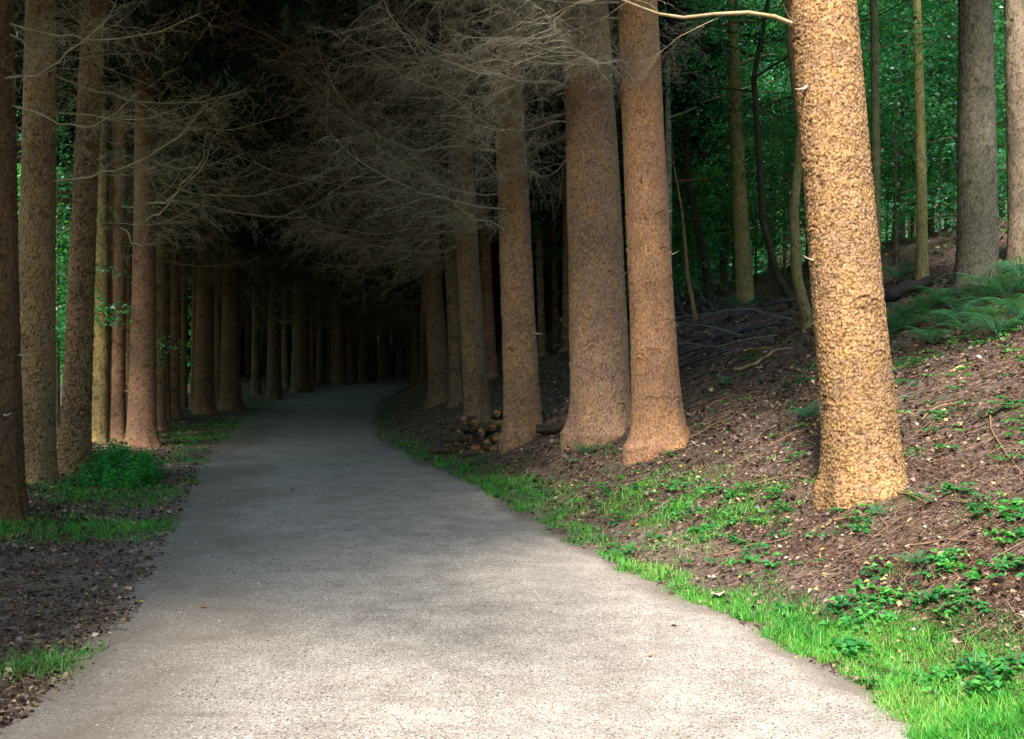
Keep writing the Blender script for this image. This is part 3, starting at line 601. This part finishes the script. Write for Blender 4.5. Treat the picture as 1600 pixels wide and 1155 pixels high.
# grass blades
def dgrass(x, y):
    dr = x - edgeR(y); dl = edgeL(y) - x
    wr = np.interp(y, [4, 5, 6, 7, 8, 9, 10, 12, 15], [1.0, .85, .50, .25, .16, .20, .35, .6, .5])
    nz = fbm(x * 1.6, y * 1.6, 3, 61); n2 = fbm(x * 4, y * 4, 2, 66)
    strip = np.maximum(.32 + .60 * sstep(-.30, .2, nz + .5 * n2), .75 * (y < 6.3) * sstep(-.55, -.1, n2 + .6 * nz)) * sstep(-.16, -.02, dr + .26 * n2 + .16 * nz) * (1 - sstep(wr * .75, wr * 1.2, dr + .3 * nz)) * np.interp(y, [4, 9, 11, 17, 24], [1, 1, .9, .8, .2])
    up = (np.exp(-((dr - 1.0 + .15 * nz) / .36) ** 2) * sstep(7.2, 8.4, y) * (1 - sstep(10.2, 12, y))) * sstep(-.15, .3, n2 + nz * .6) * .9
    up2 = .12 * sstep(.25, .6, nz + .5 * n2) * (dr > .2) * (dr < 1.9)
    lf = sstep(.05, .3, nz * .8 + n2 * .5) * np.exp(-((dl - .2) / .9) ** 2) * sstep(8.6, 9.6, y) * .45
    lf = lf + .30 * np.exp(-(((x + 2.35) / .30) ** 2 + ((y - 5.25) / .22) ** 2)) + .8 * np.exp(-(((x + 3.5) / .65) ** 2 + ((y - 9.9) / .35) ** 2)) + .7 * np.exp(-(((x + 4.7) / .6) ** 2 + ((y - 9.6) / .6) ** 2)) + .7 * np.exp(-(((x + 5.2) / .9) ** 2 + ((y - 12.3) / .7) ** 2))
    far = sstep(-.1, .3, nz) * np.exp(-((dl - .5) / .7) ** 2) * sstep(17, 20, y) * (1 - sstep(34, 40, y)) * .9
    return np.clip(strip + up + up2 + lf + far, 0, 1)
x, y, rg = scatter(1250000, -.62, .62, 3.5, 40, dgrass, 5, 2)
z = gz(x, y); n = len(x); print('grass', n)
a = rg.uniform(0, 6.283, n); hgt = rg.uniform(.018, .06, n) * (1 + .5 * fbm(x * 2, y * 2, 2, 4)) * np.clip(.75 + y * .02, .8, 1.2); hgt = hgt * np.where(rg.random(n) < .08, 1.8, 1); lean = rg.uniform(.2, 1.3, n) * hgt
wd_ = np.clip(.0022 * y / 6, .002, .008)
dx, dy = np.cos(a), np.sin(a); px_, py_ = -np.sin(a), np.cos(a)
b0 = np.stack([x, y, z - .005], 1); pv = np.stack([px_, py_, 0 * x], 1) * wd_[:, None]; dv = np.stack([dx, dy, 0 * x], 1)
mid = b0 + dv * (lean * .35)[:, None] + np.array([0, 0, 1.]) * (hgt * .6)[:, None]; tip = b0 + dv * lean[:, None] + np.array([0, 0, 1.]) * hgt[:, None]
V = np.stack([b0 - pv, b0 + pv, mid + pv * .8, mid - pv * .8, tip + pv * .15, tip - pv * .15], 1).reshape(-1, 3)
q = np.arange(n)[:, None] * 6; F = np.concatenate([q + np.array([[0, 1, 2, 3]]), q + np.array([[3, 2, 4, 5]])])
tn = np.clip(.34 + .8 * fbm(x * 1.5, y * 1.5, 3, 12) + .35 * fbm(x * 6, y * 6, 2, 13) + rg.normal(0, .25, n), 0, 1)
o = link('grass', mesh('grass', V, F, M['grass'], {'tone': np.repeat(tn, 6)})); tag(o, 'bright green grass fringing both edges of the path', 'grass', kind='stuff')
# small broad leaves among the grass and on the bank
def dweed(x, y):
    dr = x - edgeR(y); dl = edgeL(y) - x; nz = fbm(x * 1.9, y * 1.9, 3, 81); n2 = fbm(x * 5, y * 5, 2, 86)
    a = sstep(.0, .42, nz + .4 * n2) * sstep(.0, .2, dr) * (.35 + .65 * (1 - sstep(1.2, 2.2, dr)))
    b = .85 * np.exp(-((dr - .9) / .45) ** 2) * sstep(6.5, 7.8, y) * (1 - sstep(10.5, 13, y)) * sstep(-.1, .3, n2)
    c = sstep(.0, .3, n2) * sstep(2.0, 4.0, dr) * sstep(9, 12, y) * .75
    d = .7 * sstep(-.2, .2, n2) * sstep(.0, .5, dl) * (1 - sstep(3, 4.5, dl)) * sstep(12, 14, y) * sstep(-.2, .2, nz)
    return np.clip(a * .8 + b + c + d, 0, 1)
x, y, rg = scatter(34000, -.6, .62, 3.5, 30, dweed, 15, 2); n = len(x); print('weeds', n)
k = 5; X5 = np.repeat(x, k); Y5 = np.repeat(y, k); a = rg.uniform(0, 6.283, n * k); hh = np.repeat(rg.uniform(.01, .07, n), k)
P = np.stack([X5 + .02 * np.cos(a), Y5 + .02 * np.sin(a), gz(X5, Y5) + hh], 1); D = np.stack([np.cos(a), np.sin(a), rg.uniform(-.2, .4, n * k)], 1)
L = np.repeat(rg.uniform(.025, .06, n), k); V, F = leaves(P, D, np.tile([0, 0, 1.], (n * k, 1)) + rg.normal(0, .2, (n * k, 3)), L, L * .8)
o = link('low_weeds', mesh('low_weeds', V, F, M['weed'], {'tone': np.repeat(np.repeat(np.clip(rg.random(n), 0, 1), k), 4)})); tag(o, 'small broad leaved weeds scattered over the bank', 'weeds', kind='stuff')
# leaf litter
def dlit(x, y):
    dr = x - edgeR(y); dl = edgeL(y) - x; n2 = fbm(x * 3, y * 3, 3, 91) + .8 * fbm(x * .8, y * .8, 2, 93)
    return np.clip(sstep(.25, 1.0, dr) * (.55 + .6 * n2) + .55 * sstep(.2, 1.3, dl) * (.12 + .88 * sstep(8, 9.5, y)) + .035 + .16 * sstep(-.9, .2, dr) + .40 * sstep(-1.7, 0, dl), 0, 1)
x, y, rg = scatter(190000, -.6, .62, 3.5, 32, dlit, 25, 2); n = len(x); print('litter', n)
a = rg.uniform(0, 6.283, n); P = np.stack([x, y, gz(x, y) + rg.uniform(.0, .02, n)], 1); D = np.stack([np.cos(a), np.sin(a), rg.normal(0, .35, n)], 1)
L = rg.uniform(.014, .062, n) * np.clip(y / 9, .8, 1.6); V, F = leaves(P, D, np.tile([0, 0, 1.], (n, 1)) + rg.normal(0, .65, (n, 3)), L, L * rg.uniform(.3, .8, n), .35)
o = link('leaf_litter', mesh('leaf_litter', V, F, M['litter'], {'tone': np.repeat(rg.random(n) ** 1.3, 4)})); tag(o, 'brown dead leaves and debris covering the bank', 'leaf litter', kind='stuff')
# fallen needles and thin twigs
def dtw(x, y):
    dr = x - edgeR(y); dl = edgeL(y) - x
    return np.clip(sstep(.2, .8, dr) + .55 * sstep(.2, 1.2, dl) + .035 + .12 * sstep(-.8, .2, dr) + .25 * sstep(-1.6, 0, dl), 0, 1)
x, y, rg = scatter(95000, -.6, .62, 3.5, 26, dtw, 35, 2); n = len(x)
a = rg.uniform(0, 6.283, n); L = rg.uniform(.04, .22, n) * np.where(rg.random(n) < .06, 3, 1); s = np.linspace(-.5, .5, 4)
D = np.stack([np.cos(a), np.sin(a), 0 * a], 1); P = np.stack([x, y, 0 * x], 1)[:, None] + D[:, None] * L[:, None, None] * s[None, :, None]; P[..., :2] += rg.normal(0, .05, (n, 4, 2)) * L[:, None, None]
P[..., 2] = gz(P[..., 0], P[..., 1]) + .008 + rg.uniform(0, .012, (n, 4)) + (rg.uniform(-.12, .12, n) * L)[:, None] * s[None]
V, F = tubes(P, (rg.uniform(.0009, .0022, n) * np.clip(y / 8, .8, 2) * np.where(L > .22, 1.6, 1))[:, None] * np.array([[1, 1, .9, .6]]), 3)
o = link('twig_litter', mesh('twig_litter', V, F, M['needles_litter'], {'tone': np.repeat(rg.random(n), 12)})); tag(o, 'fallen twigs and needles tangled over the bank', 'twig litter', kind='stuff')
# grit stones
x, y, rg = scatter(26000, -.62, .5, 4.3, 14, lambda x, y: np.where((x < edgeR(y) - .03), .12 + .88 * (1 - sstep(.3, 1.8, x - edgeL(y))), .06) * (x > edgeL(y) - 1.3), 45, 2); n = len(x)
sz = rg.uniform(.002, .006, n) * np.where(rg.random(n) < .05, 2.2, 1) * np.clip(y / 7, .8, 1.5); zz = np.maximum(gz(x, y), pathz(x, y))
oc = np.array([[1, 0, 0], [0, 1, 0], [-1, 0, 0], [0, -1, 0], [0, 0, .7], [0, 0, -.5]], float)
V = (np.stack([x, y, zz + sz * .3], 1)[:, None] + oc[None] * sz[:, None, None] * rg.uniform(.6, 1.3, (n, 6, 1))).reshape(-1, 3)
tri = np.array([[0, 1, 4], [1, 2, 4], [2, 3, 4], [3, 0, 4], [1, 0, 5], [2, 1, 5], [3, 2, 5], [0, 3, 5]]); F = (np.arange(n)[:, None, None] * 6 + tri[None]).reshape(-1, 3)
o = link('gravel', mesh('gravel', V, F, M['stone'], {'tone': np.repeat(rg.random(n), 6)})); tag(o, 'loose pale grit stones on the near path', 'gravel', kind='stuff')

# ------------------------------------------------------------------ ferns, nettles, brambles
def frond(seed, L=.6):
    rg = np.random.default_rng(seed); K = 12; s = np.linspace(0, 1, K)
    st = np.stack([L * s, 0 * s, L * (1.15 * s - 1.05 * s ** 2)], 1); parts = [tubes(st[None], (.004 * (1 - s) + .001)[None], 3)]
    P = []; D = []; W = []
    for i in range(17):
        t_ = .14 + .86 * i / 17; p, d = sample(st[None], np.zeros(1, int), np.array([t_])); pl = L * .34 * math.sin(min(1, t_ * 1.1 + .12) * math.pi) ** .8 * (1.02 - t_ * .35) + .01
        for sg in (-1, 1):
            for q in range(6):
                f = q / 6; base_p = p[0] + np.array([.35, sg, -.12]) * pl * f
                for s2 in (-1, 1): P.append(base_p); D.append([sg * s2 * -.9 + .25, sg * .55, rg.normal(-.05, .15)]); W.append(pl * .24 * (1 - f * .7))
    P = np.array(P); W = np.array(W); v, f = leaves(P, np.array(D), np.tile([0, 0, 1.], (len(P), 1)) + rg.normal(0, .12, (len(P), 3)), W, W * .36, .1)
    parts.append((v, f)); v, f = join(parts); return mesh('frond', v, f, M['fern'], {'tone': rg.random(len(v)) * .2 + np.clip(v[:, 0] / L, 0, 1) * .7})
FR = [frond(i) for i in range(3)]
def fern(px, py_guess, z, s, label, n=8, group=None, tilt=0):
    x = PX(px, z); rs = random.Random(int(px * 3 + z)); root = link('fern', None, None, (x, z, G(x, z) + .01)); root.empty_display_size = .2; tag(root, label, 'fern', group)
    for k in range(n):
        a = k * 6.283 / n + rs.uniform(-.3, .3); q = s * rs.uniform(.75, 1.15)
        link('frond', rs.choice(FR), root, (0, 0, 0), (rs.uniform(-.15, .15), R(rs.uniform(-22, 4)), a), (q, q, q))
    return root
g = 'ferns on the upper right slope'
for px, py, s, lb in [(1455, 540, .85, 'spreading fern lowest on the slope right of the golden spruce'), (1560, 530, 1.0, 'broad fern low on the slope nearer the right edge'),
                     (1597, 505, 1.0, 'fern cut by the right edge of the picture'), (1575, 470, 1.1, 'fern between the massive oak and the right edge trunk'),
                     (1490, 488, 1.0, 'fern directly in front of the massive oak base'), (1420, 500, .9, 'fern left of the massive oak beside the dark fallen log'),
                     (1415, 520, .7, 'middling fern between the log and the lowest fern'), (1545, 465, 1.1, 'small fern touching the right of the oak base'), (1598, 445, 1.2, 'fern at the frame edge on the slope top')]:
    fern(px, 0, ZG(px, py), s, lb, 8, g)
for px, py in [(1500, 510), (1540, 500), (1462, 515), (1525, 480), (1445, 490), (1580, 490), (1395, 508), (1390, 530), (1610, 460), (1470, 478), (1515, 525)]:
    fern(px, 0, ZG(px, py), random.uniform(.6, .95), 'fern filling a gap in the fern patch below the massive oak', 7, g)
fern(1165, 0, ZG(1165, 487), 1.1, 'light green fern at the foot of the straight olive trunk', 9)
fern(1402, 0, ZG(1402, 440), 1.0, 'small fern on the crest left of the sunlit thin trunk', 7)
fern(1262, 0, ZG(1268, 655), .62, 'small fern just left of the golden spruce trunk', 7)
fern(1370, 0, ZG(1370, 812), .22, 'tiny fern at the foot of the golden spruce', 6)
fern(1432, 0, ZG(1432, 888), .32, 'tiny fern low on the bank near the bottom right', 6)
fern(915, 0, ZG(915, 712), .55, 'low fern at the foot of the broad grey brown spruce', 7)
fern(1135, 0, ZG(1135, 605), .5, 'small fern halfway between orange and golden spruces', 6)

def nettle(seed, h=.5):
    rg = np.random.default_rng(seed); K = 7; s = np.linspace(0, 1, K); st = np.stack([.12 * s ** 2 * rg.normal(), .12 * s ** 2, h * s], 1) if False else np.stack([rg.normal(0, .10) * s ** 2, rg.normal(0, .10) * s ** 2, h * s], 1)
    P = []; D = []; L = []
    for i in range(9):
        t_ = .15 + .85 * i / 8.5; p, _ = sample(st[None], np.zeros(1, int), np.array([min(t_, 1)]))
        for q in range(2 if i % 2 else 3):
            a = i * 1.57 + q * (3.14 if i % 2 else 2.1) + rg.normal(0, .2); P.append(p[0]); D.append([math.cos(a), math.sin(a), rg.uniform(-.4, .25)]); L.append(.115 * (1.1 - .5 * t_) * rg.uniform(.8, 1.2))
    # little side shoots
    for i in range(16):
        a = rg.uniform(0, 6.283); q = rg.uniform(.05, .14); P.append([q * math.cos(a), q * math.sin(a), rg.uniform(.1, .8) * h]); D.append([math.cos(a), math.sin(a), rg.uniform(-.3, .3)]); L.append(rg.uniform(.05, .09))
    P = np.array(P); L = np.array(L); v, f = leaves(P, np.array(D), np.tile([0, 0, 1.], (len(P), 1)) + rg.normal(0, .15, (len(P), 3)), L, L * .62, .18)
    return mesh('stem', *tubes(st[None], (.004 * (1 - s * .6))[None], 4), M['weed'], {'tone': np.full(K * 4, .3)}), mesh('foliage', v, f, M['weed'], {'tone': np.repeat(rg.random(len(P)) * .8, 4)})
NE = [nettle(700 + i) for i in range(4)]
rs = random.Random(9); k = 0
for i in range(170):
    u, v_ = rs.uniform(-1, 1), rs.uniform(-1, 1)
    if u * u + v_ * v_ > 1: continue
    px = 176 + u * 78; z = 14.0 + v_ * 1.5 + .3 * u; x = PX(px, z)
    if x < -6.3 and z > 12.9: continue
    s = (1.05 - .5 * (u * u + v_ * v_)) * rs.uniform(.75, 1.15) * (1.0 if u > -.5 else .6)
    r_ = link('nettle', None, None, (x, z, G(x, z)), (0, 0, rs.uniform(0, 6.28)), (s, s, s * .95)); tag(r_, 'leafy nettle in the clump at the foot of the left row', 'nettle', 'nettle clump beside the left row')
    a, b = rs.choice(NE); link('stem', a, r_); link('foliage', b, r_, color=(1.7, 1.6, 1.4))
for i, (px, z, s) in enumerate([(100, 11.6, .35), (112, 11.9, .45), (125, 11.8, .4), (104, 12.3, .42), (138, 12.0, .38), (96, 12.2, .3)]):
    x = PX(px, z); r_ = link('nettle', None, None, (x, z, G(x, z)), (0, 0, rs.uniform(0, 6.28)), (s,) * 3); tag(r_, 'short nettle in the small tuft in front of the ringed leaning spruce', 'nettle', 'short nettles before the leaning spruce')
    a, b = rs.choice(NE); link('stem', a, r_); link('foliage', b, r_, color=(1.7, 1.6, 1.4))
# brambles along the near bank
def bramble(seed):
    rg = np.random.default_rng(seed); n = 7; a = rg.uniform(0, 6.283, n); D = np.stack([np.cos(a), np.sin(a), rg.uniform(.4, 1.2, n)], 1); D = unit(D)
    T = twig_poly(np.zeros((n, 3)), D, rg.uniform(.18, .42, n), 8, rg.uniform(.4, .9, n), rg.normal(0, .15, n), rg)
    m = n * 7; idx = np.repeat(np.arange(n), 7); p, d = sample(T, idx, np.tile(np.linspace(.2, 1, 7), n)); P = np.repeat(p, 3, 0); aa = rg.uniform(0, 6.283, m)
    A3 = (aa[:, None] + np.array([-.9, 0, .9])[None]).ravel(); Dl = np.stack([np.cos(A3), np.sin(A3), rg.uniform(-.2, .2, 3 * m)], 1); L = np.repeat(rg.uniform(.03, .06, m), 3)
    v, f = leaves(P, Dl, np.tile([0, 0, 1.], (3 * m, 1)) + rg.normal(0, .2, (3 * m, 3)), L, L * .7, .15)
    return mesh('stem', *tubes(T, (.0022 * np.ones((n, 8))), 3), M['drywood']), mesh('foliage', v, f, M['weed'], {'tone': np.repeat(rg.random(3 * m) * .7, 4)})
BRM = [bramble(i + 50) for i in range(3)]
for px, z, s, lb in [(1590, 5.6, 1.0, 'bramble at the right frame edge low on the bank'), (1530, 5.45, .8, 'bramble beside the grass strip at bottom right'), (1470, 5.7, .7, 'bramble left of the bottom right corner tangle'), (1560, 6.4, .9, 'bramble uphill of the bottom right tangle'),
                     (1500, 6.9, .8, 'bramble on bare litter right of the golden spruce foot'), (1150, 7.7, .7, 'bright bramble between the grass verge and the golden spruce'), (1235, 7.6, .6, 'small bramble just left of the golden spruce foot'), (1000, 10.1, .7, 'bramble below the orange brown spruce'),
                     (1585, 8.1, .9, 'young bramble on the slope near the right frame edge'), (1420, 7.1, .5, 'little bramble touching the right root of the golden spruce'), (1230, 6.3, .5, 'bramble seedling above the middle of the grass strip')]:
    x = PX(px, z); r_ = link('bramble', None, None, (x, z, G(x, z)), (0, 0, px), (s,) * 3); tag(r_, lb, 'bramble', 'brambles along the bank')
    a, b = BRM[int(px) % 3]; link('stem', a, r_); link('foliage', b, r_)

# ------------------------------------------------------------------ logs and fallen wood
def log_thing(name, P, r0, r1, mat, label, cat='log', group=None, caps=True, sides=14, tint=(1, 1, 1), seed=0):
    """P list of points in world space; the thing sits at its first point"""
    rg = np.random.default_rng(seed + 900); P = np.array(P, float); rad0 = 0; o0 = P[0].copy(); K = max(8, int(np.linalg.norm(P[-1] - P[0]) / .06)); K = min(K, 60)
    tt_ = np.linspace(0, 1, K); Q = np.stack([np.interp(tt_, np.linspace(0, 1, len(P)), P[:, i]) for i in range(3)], 1) - o0
    rad = (r0 + (r1 - r0) * tt_) * (1 + .12 * (rg.random(K) - .5)) * (1 - .25 * caps * np.abs(np.sin(np.arange(K) * .9 + seed))); V, F = tubes(Q[None], rad[None], sides)
    nrm = V.reshape(K, sides, 3) - Q[:, None]; V = (Q[:, None] + (np.cumsum(rg.normal(0, 1, (K, 3)), 0) * r0 * .22 * (not caps))[:, None] + nrm * (1 + .16 * (rg.random((K, sides, 1)) - .5))).reshape(-1, 3)
    root = link(name, None, None, o0); root.empty_display_size = .1; tag(root, label, cat, group)
    link('bark', mesh('bark', V, F, M[mat], {'tone': rg.random(len(V)), 'crack': (rg.random(len(V)) < .2) * 1., 'knot': np.zeros(len(V))}, True), root, color=tint)
    if caps:
        for e_ in (0, K - 1):
            ring = V.reshape(K, sides, 3)[e_]; c = ring.mean(0); ax = unit(Q[1] - Q[0]) * (-.004 if e_ == 0 else .004); ring2 = c + (ring - c) * .93
            vs_ = np.concatenate([ring2 + ax, (c + ax)[None]]); fs_ = np.array([[i, (i + 1) % sides, sides] for i in range(sides)]); link('cut_face', mesh('cut_face', vs_, fs_, M['cut']), root)
    return root
rs = random.Random(3)
logs = [  # px, depth, height of its row, radius, azimuth, length, what sets it apart
    (676, 17.0, .00, .085, 110, .6, 'small log at the far left end of the pile'), (694, 16.9, .17, .095, 75, .7, 'orange ended log topmost in the left heap'),
    (690, 16.9, .00, .09, 100, .6, 'log directly under the orange ended topmost log'), (708, 16.7, .00, .085, 85, .6, 'orange ended log in the middle of the left heap'), (713, 16.7, .17, .08, 120, .6, 'stout log right of the topmost one in the left heap'),
    (700, 15.7, .00, .085, 95, .5, 'log lowest and leftmost in the front row of the pile'), (718, 15.6, .00, .09, 105, .5, 'pale faced log in the bottom row left of centre'),
    (737, 15.5, .00, .095, 80, .5, 'dark log in the middle of the bottom row'), (756, 15.4, .00, .085, 98, .5, 'log in the bottom row under the mossy one'), (775, 15.2, .00, .08, 70, .5, 'bright orange ended log nearest the brown spruce'),
    (727, 15.9, .16, .09, 60, .55, 'log resting on the bottom row left of centre'), (746, 15.7, .17, .085, 110, .5, 'round log resting on the bottom row at its centre'), (765, 15.5, .17, .085, 95, .5, 'mossy green log resting on the bottom row'),
    (741, 16.0, .32, .07, 20, .8, 'long thin log lying across the top of the pile'), (765, 14.9, -.02, .07, 60, .45, 'short log tumbled in front of the bottom row'), (728, 15.2, -.02, .07, 130, .45, 'grey log tumbled front left of the bottom row'),
    (708, 16.0, .15, .075, 140, .5, 'tilted log bridging the left heap and the front row'), (873, 0, .00, .08, 165, .6, 'single log lying right of the brown spruce'),
    (720, 16.2, .30, .085, 100, .5, 'log left of centre in the third row of the pile'), (700, 16.8, .33, .08, 60, .5, 'log perched highest at the left end of the pile'), (754, 15.7, .33, .08, 85, .5, 'log right of centre in the third row of the pile'),
    (684, 16.4, .00, .09, 140, .5, 'thick log slipped down at the left foot of the pile'), (745, 15.0, -.02, .075, 95, .4, 'log tumbled in front of the pile centre'), (786, 15.0, .0, .08, 110, .45, 'log touching the foot of the brown spruce on its left')]
for i, (px, z, up, r, az, L, lb) in enumerate(logs):
    px += 24 if z else 0; z = (z + .75) if z else ZG(873, 676); up *= 1.15; L = .36 if px > 860 else L; az += rs.uniform(-14, 14); px += rs.uniform(-2, 2); r *= rs.uniform(.9, 1.1); x = PX(px, z); zz = G(x, z) + r * .75 + up
    a = R(az); p1 = (x + math.cos(a) * L, z + math.sin(a) * L, max(zz - .03, G(x + math.cos(a) * L, z + math.sin(a) * L) + r * .5))
    moss = 'mossy' in lb
    log_thing('log', [(x, z, zz), p1], r, r * .92, 'mossy' if moss else 'grey', lb, 'log', 'cut logs piled by the path', tint=(1.1, 1.05, .8) if moss else (.42, .34, .28), seed=i)
def lying(name, pts, r0, r1, mat, label, seed=0, lift=.03, cat='fallen branch', caps=False, tint=(1, 1, 1)):
    rg = random.Random(seed + 5); P = []
    for k in range(len(pts) - 1):
        (p0, q0, l0), (p1, q1, l1) = pts[k], pts[k + 1]; m = 3
        for t_ in [i / m for i in range(m)] + ([1.0] if k == len(pts) - 2 else []):
            p, q, l = p0 + (p1 - p0) * t_, q0 + (q1 - q0) * t_, l0 + (l1 - l0) * t_
            q += rg.uniform(-3, 3) * (0 < t_ < 1); z = ZG(p, q); x = PX(p, z); P.append((x, z, G(x, z) + lift + l))
    return log_thing(name, P, r0, r1, mat, label, cat, None, caps, 8, tint, seed)
lying('fallen_branch', [(1148, 583, .02), (1180, 575, .04), (1210, 555, .06), (1240, 548, .04)], .026, .012, 'drywood', 'curved pale brown fallen branch left of the golden spruce', 1, tint=(1.6, 1.5, 1.3))
lying('fallen_branch', [(1162, 556, .03), (1185, 553, .05), (1207, 552, .04)], .022, .012, 'drywood', 'short pale stick above the curved fallen branch', 2, tint=(1.7, 1.6, 1.4))
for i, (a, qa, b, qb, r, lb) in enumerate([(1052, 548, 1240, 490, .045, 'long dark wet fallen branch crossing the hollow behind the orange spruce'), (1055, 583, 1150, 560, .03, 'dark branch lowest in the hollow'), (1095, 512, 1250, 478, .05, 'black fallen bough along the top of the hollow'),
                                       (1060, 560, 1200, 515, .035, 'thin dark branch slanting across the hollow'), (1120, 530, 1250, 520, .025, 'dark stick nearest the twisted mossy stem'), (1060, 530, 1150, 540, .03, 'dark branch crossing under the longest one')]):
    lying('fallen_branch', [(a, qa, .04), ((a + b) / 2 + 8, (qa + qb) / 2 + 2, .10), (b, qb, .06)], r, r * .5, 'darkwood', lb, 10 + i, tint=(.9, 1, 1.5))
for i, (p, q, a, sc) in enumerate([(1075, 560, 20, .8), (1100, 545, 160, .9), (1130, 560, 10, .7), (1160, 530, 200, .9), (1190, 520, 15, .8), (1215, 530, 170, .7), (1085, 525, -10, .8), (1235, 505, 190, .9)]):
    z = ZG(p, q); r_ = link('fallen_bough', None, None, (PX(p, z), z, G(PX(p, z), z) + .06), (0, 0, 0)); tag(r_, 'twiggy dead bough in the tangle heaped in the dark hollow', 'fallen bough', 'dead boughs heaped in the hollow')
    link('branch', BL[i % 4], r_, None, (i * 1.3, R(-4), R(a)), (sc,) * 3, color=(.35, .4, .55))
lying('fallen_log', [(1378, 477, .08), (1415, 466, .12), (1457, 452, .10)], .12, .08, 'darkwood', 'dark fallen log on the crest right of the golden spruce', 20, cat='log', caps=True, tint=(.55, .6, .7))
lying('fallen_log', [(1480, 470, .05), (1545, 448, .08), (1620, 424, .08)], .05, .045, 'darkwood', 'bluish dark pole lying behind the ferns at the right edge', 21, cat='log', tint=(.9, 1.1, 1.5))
lying('fallen_log', [(762, 547, .10), (800, 549, .10), (840, 555, .10), (890, 550, .1)], .07, .05, 'grey', 'dark fallen stem lying behind the brown spruce by the log pile', 22, cat='log', tint=(.6, .5, .45))
for i, (pts, lb) in enumerate([([(1070, 690), (1110, 672), (1150, 650)], 'long thin twig lying uphill between orange and golden spruces'), ([(1115, 872), (1170, 862), (1235, 845)], 'dark crooked twig running along the top of the grass verge'),
                           ([(1290, 825), (1330, 818), (1375, 808)], 'dry stick lying below the golden spruce'), ([(1545, 640), (1548, 680), (1575, 720), (1600, 750)], 'thin arching pale stem down the slope at the right edge'),
                           ([(1400, 775), (1430, 785), (1450, 792)], 'reddish twig at the right foot of the golden spruce'), ([(1485, 583), (1500, 577), (1515, 570)], 'short pale yellow stick on the slope right of the golden spruce'), ([(1440, 660), (1470, 640), (1500, 632)], 'dark thin stick on the open slope midway up right of the golden spruce'), ([(1100, 640), (1150, 622), (1190, 612)], 'long dark stick across the slope under the curved branch'), ([(1085, 610), (1120, 600), (1150, 606)], 'crooked dark stick at the lower edge of the hollow'), ([(1420, 860), (1480, 850), (1540, 862)], 'dark dead stick above the bottom right brambles'), ([(1180, 760), (1230, 752), (1280, 760)], 'thin grey twig left of the golden spruce foot'), ([(1200, 700), (1225, 690), (1262, 672)], 'grey stick below the little fern by the golden spruce')]):
    lying('fallen_stick', [(p, q, .01 + .02 * (0 < k < len(pts) - 1)) for k, (p, q) in enumerate(pts)], .016 if 'yellow' in lb else .007, .004, 'drywood', lb, 30 + i, .008, tint=(2, 1.9, 1.2) if 'yellow' in lb else (1.2, 1, .9))
# single fallen leaves
def one_leaf(px, py, s, col, label, z=None, lift=.004):
    z = z or CAMH * FPX / (py - 577); x = PX(px, z); K = 9; a = np.linspace(0, 2 * np.pi, K, endpoint=False); rr_ = s * (1 + .28 * np.cos(a * 5 + 1)) * (1 - .2 * np.cos(a))
    top = np.stack([rr_ * np.cos(a), rr_ * .7 * np.sin(a), .25 * s * np.abs(np.sin(a)) + .004], 1); V = np.concatenate([top, top - [0, 0, .002], [[0, 0, .003]], [[0, 0, .001]]])
    tri = [[i, (i + 1) % K, 2 * K] for i in range(K)] + [[K + (i + 1) % K, K + i, 2 * K + 1] for i in range(K)] + [[i, K + i, (i + 1) % K] for i in range(K)] + [[(i + 1) % K, K + i, K + (i + 1) % K] for i in range(K)]
    m = NT('leaf_colour'); mm = m.pbr(m.mix(m.noise(60, 3), col, tuple(c * .6 for c in col)), .7)
    zz = max(float(gz(np.array([x]), np.array([z]))[0]), float(pathz(np.array([x]), np.array([z]))[0]))
    o = link('fallen_leaf', mesh('fallen_leaf', V, np.array(tri), mm), None, (x, z, zz + lift), (R(8), R(-6), px)); tag(o, label, 'leaf')
one_leaf(1123, 940, .065, (.75, .66, .50), 'large curled cream dead leaf at the edge of the grass', ZG(1123, 942), .04)
one_leaf(1016, 1030, .018, (.55, .22, .04), 'small orange leaf on the path nearest the bottom')
one_leaf(317, 953, .022, (.6, .22, .04), 'orange leaf on the left part of the path')
one_leaf(222, 943, .020, (.62, .32, .06), 'yellow orange leaf farthest left on the path')
one_leaf(1050, 928, .03, (.10, .06, .04), 'dark brown leaf where the grass strip starts', 6.9)
one_leaf(1052, 983, .018, (.08, .05, .035), 'tiny dark leaf on the open path below the cream leaf')
one_leaf(388, 775, .03, (.5, .25, .06), 'faint orange leaf farther up the left of the path')
one_leaf(1300, 612, .03, (.7, .62, .45), 'pale dead leaf on the slope beside the golden trunk', 9.3)
if not m1.get('group'): pass
